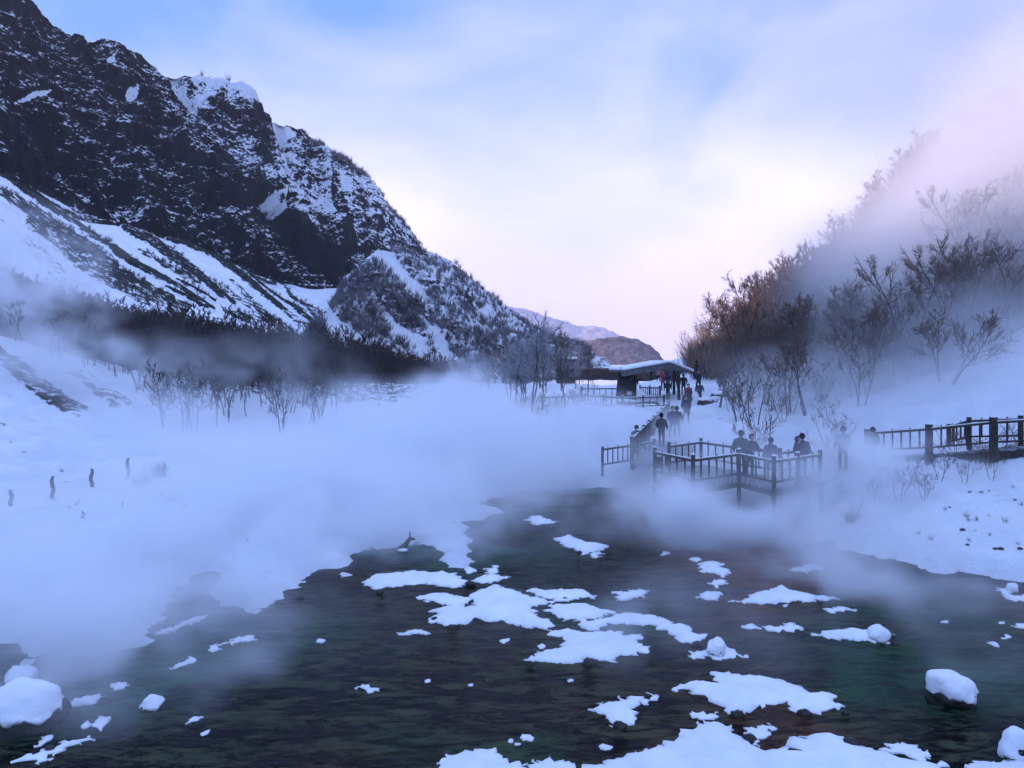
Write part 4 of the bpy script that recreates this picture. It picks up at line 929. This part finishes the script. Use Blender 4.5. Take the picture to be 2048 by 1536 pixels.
def body(pose):
    st = pose.get('stride', .12); lean = pose.get('lean', 0); ar = pose.get('arm', (0.05, 0.05)); up = pose.get('fore', (0.1, 0.1))
    N = [((0, 0, .95), (.15, .11)), ((0, -lean*.3, 1.15), (.14, .10)), ((0, -lean*.7, 1.38), (.17, .11)), ((0, -lean*.95, 1.50), (.06, .06)), ((0, -lean, 1.56), .055), ((0, -lean-.01, 1.64), (.085, .10)), ((0, -lean, 1.72), (.075, .09))]
    E = [(0, 1), (1, 2), (2, 3), (3, 4), (4, 5), (5, 6)]
    for s, sg, k in ((-1, -1, 0), (1, 1, 1)):
        y = sg*st; i = len(N)
        N += [((s*.10, 0, .88), .10), ((s*.11, -y*.55-abs(y)*.25, .50), .065), ((s*.11, y*-1+abs(y)*.3, .10), .048), ((s*.12, -y-.10, .045), (.045, .04))]
        E += [(0, i), (i, i+1), (i+1, i+2), (i+2, i+3)]
        j = len(N); a = ar[k]; f = up[k]
        N += [((s*.20, -lean*.7, 1.40), .065), ((s*.27, -lean*.7-a*.3+.02, 1.14), .048), ((s*.25, -lean*.7-f-.04, .93+f*.6), .036), ((s*.24, -lean*.7-f-.08, .85+f*.75), (.034, .022)), ]
        E += [(2, j), (j, j+1), (j+1, j+2), (j+2, j+3)]
        h0 = len(N); b = np.array(N[-1][0]); dn = np.array([0, -.35*(f > .2)-.1, -1.0 if f < .2 else -.1]); dn /= np.linalg.norm(dn)
        for q in range(4): N.append((tuple(b+dn*(.075-.006*abs(q-1.5))+np.array([0, (q-1.5)*.018, 0])), .009)); E.append((h0-1, h0+q))
        N.append((tuple(b+dn*.03+np.array([-s*.03, -.03, 0])), .010)); E.append((h0-1, h0+4))
    return N, E
POSES = {'stand': dict(stride=.03, arm=(.05, .0)), 'walk': dict(stride=.20, arm=(.3, -.3), fore=(.12, -.05)), 'lean': dict(stride=.04, lean=.16, fore=(.34, .34), arm=(.4, .4)), 'photo': dict(stride=.05, fore=(.42, .42), arm=(.5, .5))}
PM = {}
for k, ps in POSES.items():
    N, E = body(ps); b = skin_mesh(N, E)
    V = np.array([v.co[:] for v in b.vertices]); lean = ps.get('lean', 0)
    # nose, chin and brow on the head
    hd = V[:, 2] > 1.55; c0 = np.array([0, -lean, 1.65]); q = V-c0
    nose = hd & (np.abs(q[:, 0]) < .025) & (q[:, 1] < -.05) & (np.abs(q[:, 2]+.01) < .035); V[nose, 1] -= .025
    b.vertices.foreach_set('co', V.astype(np.float32).ravel())
    b.materials.append(M_skin); b.materials.append(CL['black'])
    for p in b.polygons: p.material_index = 0 if (p.center.z > 1.5 or (p.center.z > .72 and abs(p.center.x) > .16)) else 1
    # coat: torso and sleeves with more girth, flaring over the hips
    N2 = [((0, 0, .78), (.21, .17)), ((0, -lean*.1, .98), (.20, .16)), ((0, -lean*.35, 1.18), (.19, .15)), ((0, -lean*.7, 1.38), (.215, .155)), ((0, -lean*.9, 1.485), (.11, .11)), ((0, -lean*.95, 1.53), (.095, .095))]
    E2 = [(0, 1), (1, 2), (2, 3), (3, 4), (4, 5)]
    for s, kk in ((-1, 0), (1, 1)):
        a = ps.get('arm', (.05, .05))[kk]; f = ps.get('fore', (.1, .1))[kk]; j = len(N2)
        N2 += [((s*.20, -lean*.7, 1.39), .095), ((s*.285, -lean*.7-a*.3+.02, 1.14), .078), ((s*.255, -lean*.7-f-.03, .95+f*.6), .058)]; E2 += [(3, j), (j, j+1), (j+1, j+2)]
    coat = skin_mesh(N2, E2)
    bm = bmesh.new(); bmesh.ops.create_uvsphere(bm, u_segments=16, v_segments=10, radius=.132)
    for v in bm.verts:
        if v.co.y < -.03 and v.co.z < .05: v.co.y *= .25; v.co.z *= 1.0
        v.co.x *= .9
        v.co += Vector((0, -lean+.02, 1.67))
    for f in bm.faces: f.smooth = True
    hat = bpy.data.meshes.new('hood'); bm.to_mesh(hat); bm.free()
    PM[k] = (b, coat, hat)
def person(x, y, d, h, pose, coat, hood, rz, label, group=None, onground=False, trousers=None):
    X = (x-1024)/F*d
    if onground == 'stairs':
        t = (d-34)/15.; a_ = P3(1375,838,49); b_ = P3(1318,925,34); q = b_+(a_-b_)*t; X = q[0]+(x-1346)/F*d*.6; z = q[2]
    elif d < 31: z = 1.55 if x < 1660 else 1.72
    else: z = gz(X, d)
    p = np.array((X, d, z))
    o = link('person', None, loc=p); o.rotation_euler = (0, 0, rz); s = h/1.78; o.scale = (s, s, s); tag(o, label, 'person', group)
    b = link('body', PM[pose][0], o)
    for nm, me, m in (('coat', PM[pose][1], coat), ('hood', PM[pose][2], hood)):
        c_ = me.copy(); c_.materials.clear(); c_.materials.append(CL[m]); link(nm, c_, o)
    return o
person(1482, 966, 29.4, 1.78, 'stand', 'green', 'green', 2.9, 'person in grey green coat and hood behind the person in black')
person(1499, 968, 29.1, 1.68, 'lean', 'black', 'black', .4, 'person in black leaning on the rail of the viewing boardwalk')
person(1541, 975, 28.3, 1.62, 'stand', 'purple', 'grey', 3.4, 'person in dusky purple coat standing alone on the boardwalk')
person(1597, 985, 28.3, 1.66, 'photo', 'navy', 'purple', 1.2, 'person in navy padded coat at the right end of the front railing')
person(1604, 983, 29.0, 1.70, 'stand', 'purple', 'black', 3.0, 'taller person in purple just behind the navy coat')
person(1686, 968, 29.6, 1.74, 'stand', 'blue', 'black', 3.2, 'person with black hood half hidden in steam at the boardwalk gap')
person(1745, 975, 30.6, 1.62, 'stand', 'grey', 'black', 3.2, 'faint person in steam at the left end of the right railing')
for x, y, d, h, ps, co, ho, rz, lb in [
    (1269, 801, 62, 1.65, 'stand', 'navy', 'black', 3.0, 'person in dark blue standing right beside the pillar'),
    (1303, 770, 92, 1.75, 'stand', 'black', 'black', 2.8, 'dark figure alone on the snow behind the short fence'),
    (1317, 774, 80, 1.75, 'walk', 'pink', 'red', 3.1, 'person in pink coat at the left of the far crowd'),
    (1326, 798, 66, 1.7, 'walk', 'red', 'pink', 2.9, 'person in red nearest the short fence'),
    (1336, 803, 64, 1.7, 'stand', 'purple', 'grey', 2.6, 'person in purple in the left half of the crowd'),
    (1351, 798, 66, 1.78, 'walk', 'brown', 'black', 3.3, 'tall person in brown in the middle of the crowd'),
    (1367, 806, 62, 1.7, 'stand', 'green', 'grey', 3.0, 'person in grey green beside the bright red coat'),
    (1377, 816, 56, 1.68, 'walk', 'red', 'grey', .2, 'person in bright red coat in front of the crowd'),
    (1396, 800, 64, 1.78, 'walk', 'navy', 'black', .3, 'person in navy striding right of the red coat'),
    (1400, 812, 60, 1.70, 'walk', 'purple', 'black', 2.2, 'person in purple walking on the path edge right of the red coat'),
    (1410, 791, 72, 1.75, 'walk', 'blue', 'navy', 3.0, 'person in bright blue jacket in the crowd'),
    (1422, 790, 72, 1.70, 'stand', 'brown', 'black', 2.0, 'person in brown coat near the rocks by the path'),
    (1428, 788, 74, 1.70, 'stand', 'brown', 'brown', 2.9, 'second brown coated person beside the rocks'),
    (1440, 778, 80, 1.68, 'stand', 'blue', 'grey', 3.0, 'person in blue grey at the right end of the crowd'),
    (1399, 757, 130, 1.75, 'stand', 'black', 'black', 3.0, 'tiny dark figure against the sunlit trees'),
    (1352, 766, 110, 1.75, 'stand', 'navy', 'black', 3.1, 'small blue figure under the right roof slope'),
    (1363, 764, 115, 1.75, 'walk', 'blue', 'black', 2.8, 'small walking figure in blue right of the roof'),
    (1372, 763, 125, 1.70, 'walk', 'grey', 'black', 3.1, 'small grey figure farthest in the background'),
    (1341, 836, 50, 1.75, 'walk', 'grey', 'grey', 3.0, 'person in grey at the top of the staircase'),
    (1352, 848, 46.5, 1.72, 'walk', 'navy', 'grey', .1, 'person in navy coming down the staircase'),
    (1338, 880, 41, 1.7, 'walk', 'purple', 'grey', .0, 'person in purple halfway down the staircase'),
    (1352, 882, 41, 1.7, 'walk', 'black', 'black', 3.0, 'person in black halfway up the staircase'),
    (1322, 905, 38, 1.7, 'stand', 'grey', 'black', 2.5, 'hazy figure low on the staircase'),
    (1273, 930, 39, 1.72, 'stand', 'navy', 'black', 3.0, 'blue hazy figure behind the faint left railing')]:
    person(x, y, d, h, ps, co, ho, rz, lb, onground='stairs' if 34 < d < 50.5 and x > 1300 else False)
_pr = random.Random(3)
_nm = [('slim', 'walk'), ('short', 'stand'), ('broad', 'stand'), ('tall', 'walk')]
for i in range(14):
    x = _pr.uniform(1328, 1448); d = _pr.uniform(60, 92); col = _pr.choice(['navy', 'black', 'purple', 'brown', 'red', 'grey', 'blue', 'green', 'pink'])
    y = YH+(CAMZ-gz((x-1024)/F*d, d))*F/d
    person(x, y, d, _pr.uniform(1.55, 1.82), _nm[i % 4][1], col, _pr.choice(['black', 'grey', 'navy', 'red']), _pr.uniform(2, 4), 'walker packed inside the distant crowd on the snowy path', 'walkers packed in the distant crowd')
# red brown boards hung on the rail
for x, y, lb in ((1318, 925, 'reddish brown board at the left corner of the viewing boardwalk'), (1336, 922, 'second reddish brown board right of the corner one')):
    V, Fc = box((0, 0, 0), (.24, .05, .42)); o = bev('sign_board', V, Fc, CL['brown'], None, .01); o.location = tuple(P3(x, y, 29.6)); tag(o, lb, 'sign')
# rocks edging the path
def path_rocks():
    for i in range(12):
        t = i/11; p = ground_point(1410+t*75, 56+t*10); s = random.uniform(.35, .8)
        bm = bmesh.new(); bmesh.ops.create_icosphere(bm, subdivisions=3, radius=1); V = np.array([v.co[:] for v in bm.verts]); Fc = np.array([[v.index for v in f.verts] for f in bm.faces]); bm.free()
        V1 = V*(1+.35*fbm(V*1.2+i*4, 3)[:, None])*np.array([s, s*.8, s*.6]); o = link('rock', mesh_from('rock', V1, Fc, M_rock), loc=p+np.array([0, 0, s*.3])); tag(o, 'dark snow topped rock in the row along the path edge', 'rock', 'rocks edging the path by the crowd')
        V2 = V*(1+.2*fbm(V*1.2+i*4+3, 3)[:, None])*np.array([s*.9, s*.75, s*.35]); q = link('snow_cap', mesh_from('snow_cap', V2, Fc, M_snow), o, loc=(0, 0, s*.4))
path_rocks()

# ------------------------------------------------------------------ air and steam
def vol_mat(name, dens, color=(.97, .98, 1.0), aniso=0.2):
    m = bpy.data.materials.new(name); m.use_nodes = True; n = m.node_tree; n.nodes.clear(); o = n.nodes.new('ShaderNodeOutputMaterial'); v = n.nodes.new('ShaderNodeVolumePrincipled')
    v.inputs['Density'].default_value = dens; v.inputs['Color'].default_value = (*color, 1); v.inputs['Anisotropy'].default_value = aniso; n.links.new(v.outputs[0], o.inputs['Volume']); return m
V, Fc = box((0, 2400, 248), (6000, 5200, 506)); hz = bev('haze', V, Fc, vol_mat('haze_air', 0.00014, (.86, .84, 1.0), 0.0), None, 0); tag(hz, 'thin cold haze filling the valley', 'haze', kind='stuff')

def steam(name, label, lo, hi, res, blobs, dens, nscale, lo_n=.30, hi_n=.72, zs=1.6, warp=3.0, seed=0, floor=0.0, color=(.97, .98, 1.0)):
    """blobs: ((x,y,z),(rx,ry,rz),amp)"""
    v = bpy.data.volumes.new(name); ob = link(name, v); ng = bpy.data.node_groups.new(name, 'GeometryNodeTree'); ng.interface.new_socket('Geometry', in_out='OUTPUT', socket_type='NodeSocketGeometry')
    N = ng.nodes; K = ng.links.new
    vc = N.new('GeometryNodeVolumeCube'); vc.inputs['Min'].default_value = lo; vc.inputs['Max'].default_value = hi
    for a, i in (('X', 0), ('Y', 1), ('Z', 2)): vc.inputs['Resolution '+a].default_value = max(4, int((hi[i]-lo[i])/res[i]))
    po = N.new('GeometryNodeInputPosition').outputs[0]
    def vm(op, a, b=None):
        n = N.new('ShaderNodeVectorMath'); n.operation = op
        for i, q in enumerate((a, b)):
            if q is None: continue
            if isinstance(q, tuple): n.inputs[i].default_value = q
            else: K(q, n.inputs[i])
        return n
    def sm(op, a, b=None, clamp=False):
        n = N.new('ShaderNodeMath'); n.operation = op; n.use_clamp = clamp
        for i, q in enumerate((a, b)):
            if q is None: continue
            if isinstance(q, (int, float)): n.inputs[i].default_value = q
            else: K(q, n.inputs[i])
        return n.outputs[0]
    def mr(v_, a, b, c_, d):
        n = N.new('ShaderNodeMapRange'); n.interpolation_type = 'SMOOTHSTEP'; K(v_, n.inputs[0])
        for i, q in enumerate((a, b, c_, d)): n.inputs[i+1].default_value = q
        return n.outputs[0]
    w1 = N.new('ShaderNodeTexNoise'); w1.inputs['Scale'].default_value = nscale*.5; w1.inputs['Detail'].default_value = 2
    K(vm('ADD', po, (seed*13.0, 5.0, 2.0)).outputs[0], w1.inputs['Vector'])
    wv = vm('SUBTRACT', w1.outputs['Color'], (.5, .5, .5)).outputs[0]; wv = vm('MULTIPLY', wv, (warp*2, warp*2, warp*1.4)).outputs[0]
    pw_ = vm('ADD', po, wv).outputs[0]
    tot = None
    for c_, r_x, amp in blobs:
        q = vm('SUBTRACT', pw_, tuple(float(t) for t in c_)).outputs[0]; q = vm('DIVIDE', q, tuple(float(t) for t in r_x)).outputs[0]; ln = vm('LENGTH', q).outputs['Value']
        f = mr(ln, 0.15, 1.0, amp, 0.0); tot = f if tot is None else sm('ADD', tot, f)
    n1 = N.new('ShaderNodeTexNoise'); n1.inputs['Scale'].default_value = nscale; n1.inputs['Detail'].default_value = 5; n1.inputs['Roughness'].default_value = .55; n1.inputs['Distortion'].default_value = .3
    sc1 = vm('MULTIPLY', pw_, (1.0, .8, zs)).outputs[0]; K(vm('ADD', sc1, (seed*7.0, 1.0, 3.0)).outputs[0], n1.inputs['Vector'])
    nn = mr(n1.outputs[0], lo_n, hi_n, floor, 1.0)
    d = sm('MULTIPLY', tot, nn); d = sm('MULTIPLY', d, dens)
    K(d, vc.inputs['Density'])
    s = N.new('GeometryNodeSetMaterial'); s.inputs['Material'].default_value = vol_mat(name+'_vapour', 1.0, color, .25)
    o_ = N.new('NodeGroupOutput'); K(vc.outputs[0], s.inputs[0]); K(s.outputs[0], o_.inputs[0])
    md = ob.modifiers.new('steam', 'NODES'); md.node_group = ng
    tag(ob, label, 'steam', kind='stuff'); return ob
pt = lambda x, y, d: tuple(px(x, y, d))
steam('steam', 'low bank of steam drifting over the stream and both shores', (-40, 10.5, 0), (34, 54, 8.2), (.33, .33, .22), [
    (pt(560,1010,27), (11, 8, 2.9), 1.0), (pt(300,1080,22), (7, 6, 2.0), .8), (pt(60,1140,20), (7, 5, 1.5), .6), (pt(840,940,36), (11, 8, 3.7), 1.2), (pt(640,1050,28), (8, 8, 2.2), .8), (pt(1050,900,43), (12, 8, 4.0), .8), (pt(1190,900,43), (7, 7, 3.2), .6),
    (pt(20,1290,15.4), (4.5, 3.0, 1.7), 2.6), (pt(260,1270,16.3), (4, 3, 1.5), 2.0), (pt(500,1200,19.5), (4.0, 3.0, 1.3), 1.2), (pt(120,1370,13.4), (3.4, 2.0, 1.1), .8), (pt(560,1290,16), (4.5, 3, 1.0), .16), (pt(1350,1250,17), (5, 3, 1.0), .25), (pt(1950,1320,15), (3, 3, 1.2), .35), (pt(1150,1000,34), (11, 5, 2.0), .9),
    (pt(1470,1040,24.6), (6.5, 2.0, 1.15), 2.8), (pt(1480,1000,27), (6, 2.2, 1.3), 1.5), (pt(1450,960,33), (8, 5, 2.2), .8), (pt(1705,962,26.5), (3.8, 2.4, 2.0), 2.0), (pt(1450,925,25.0), (7, 1.8, 1.6), .30), (pt(1760,950,30), (5, 3.5, 2.2), 1.0), (pt(1780,1150,20), (4.2, 4.0, 2.2), .8), (pt(1300,880,42), (5, 6, 2.8), .55),
    (pt(1600,1150,21), (4.5, 4, 1.6), .6), (pt(1000,1110,26), (8, 5, 1.4), .22), (pt(1960,1000,25), (4, 3, 1.6), .25), (pt(350,900,42), (10, 7, 1.8), .35), (pt(950,820,42), (5, 5, 3.2), .6)],
    1.0, .50, zs=1.3, warp=2.8, lo_n=.42, hi_n=.63, floor=.03)
steam('steam', 'tall grey plume of steam hiding the right hillside', (10, 26, 1), (76, 92, 50), (.85, .85, .75), [
    (pt(2040,640,52), (15, 16, 13), .9), (pt(2160,430,58), (16, 17, 13), .9), (pt(1900,760,44), (8, 11, 6), .8), (pt(1740,860,38), (7, 7, 3.4), .6), (pt(2050,820,36), (9, 8, 5), .8), (pt(2160,180,60), (14, 14, 11), .32), (pt(1780,560,56), (11, 10, 11), .24), (pt(1600,830,46), (8, 7, 3), .4), (pt(1900,90,64), (24, 14, 10), .04)],
    .66, .13, zs=1.0, warp=6, seed=2, floor=.42, color=(.95, .95, .97))
steam('steam', 'thin wisps of steam in front of the dark wood', (-62, 36, 0), (0, 80, 24), (.55, .55, .42), [
    (pt(10,560,66), (12, 10, 8), .5), (pt(90,740,58), (10, 8, 4.5), .7), (pt(480,930,42), (12, 7, 2.4), .6), (pt(420,760,54), (13, 6, 5), .22), (pt(330,860,50), (9, 7, 3.2), .6), (pt(720,890,50), (10, 7, 3.0), .7), (pt(900,800,56), (6, 7, 3.0), .8), (pt(640,820,54), (6, 7, 3.0), .5)],
    .8, .32, zs=1.1, warp=4, seed=4, lo_n=.45, hi_n=.62)
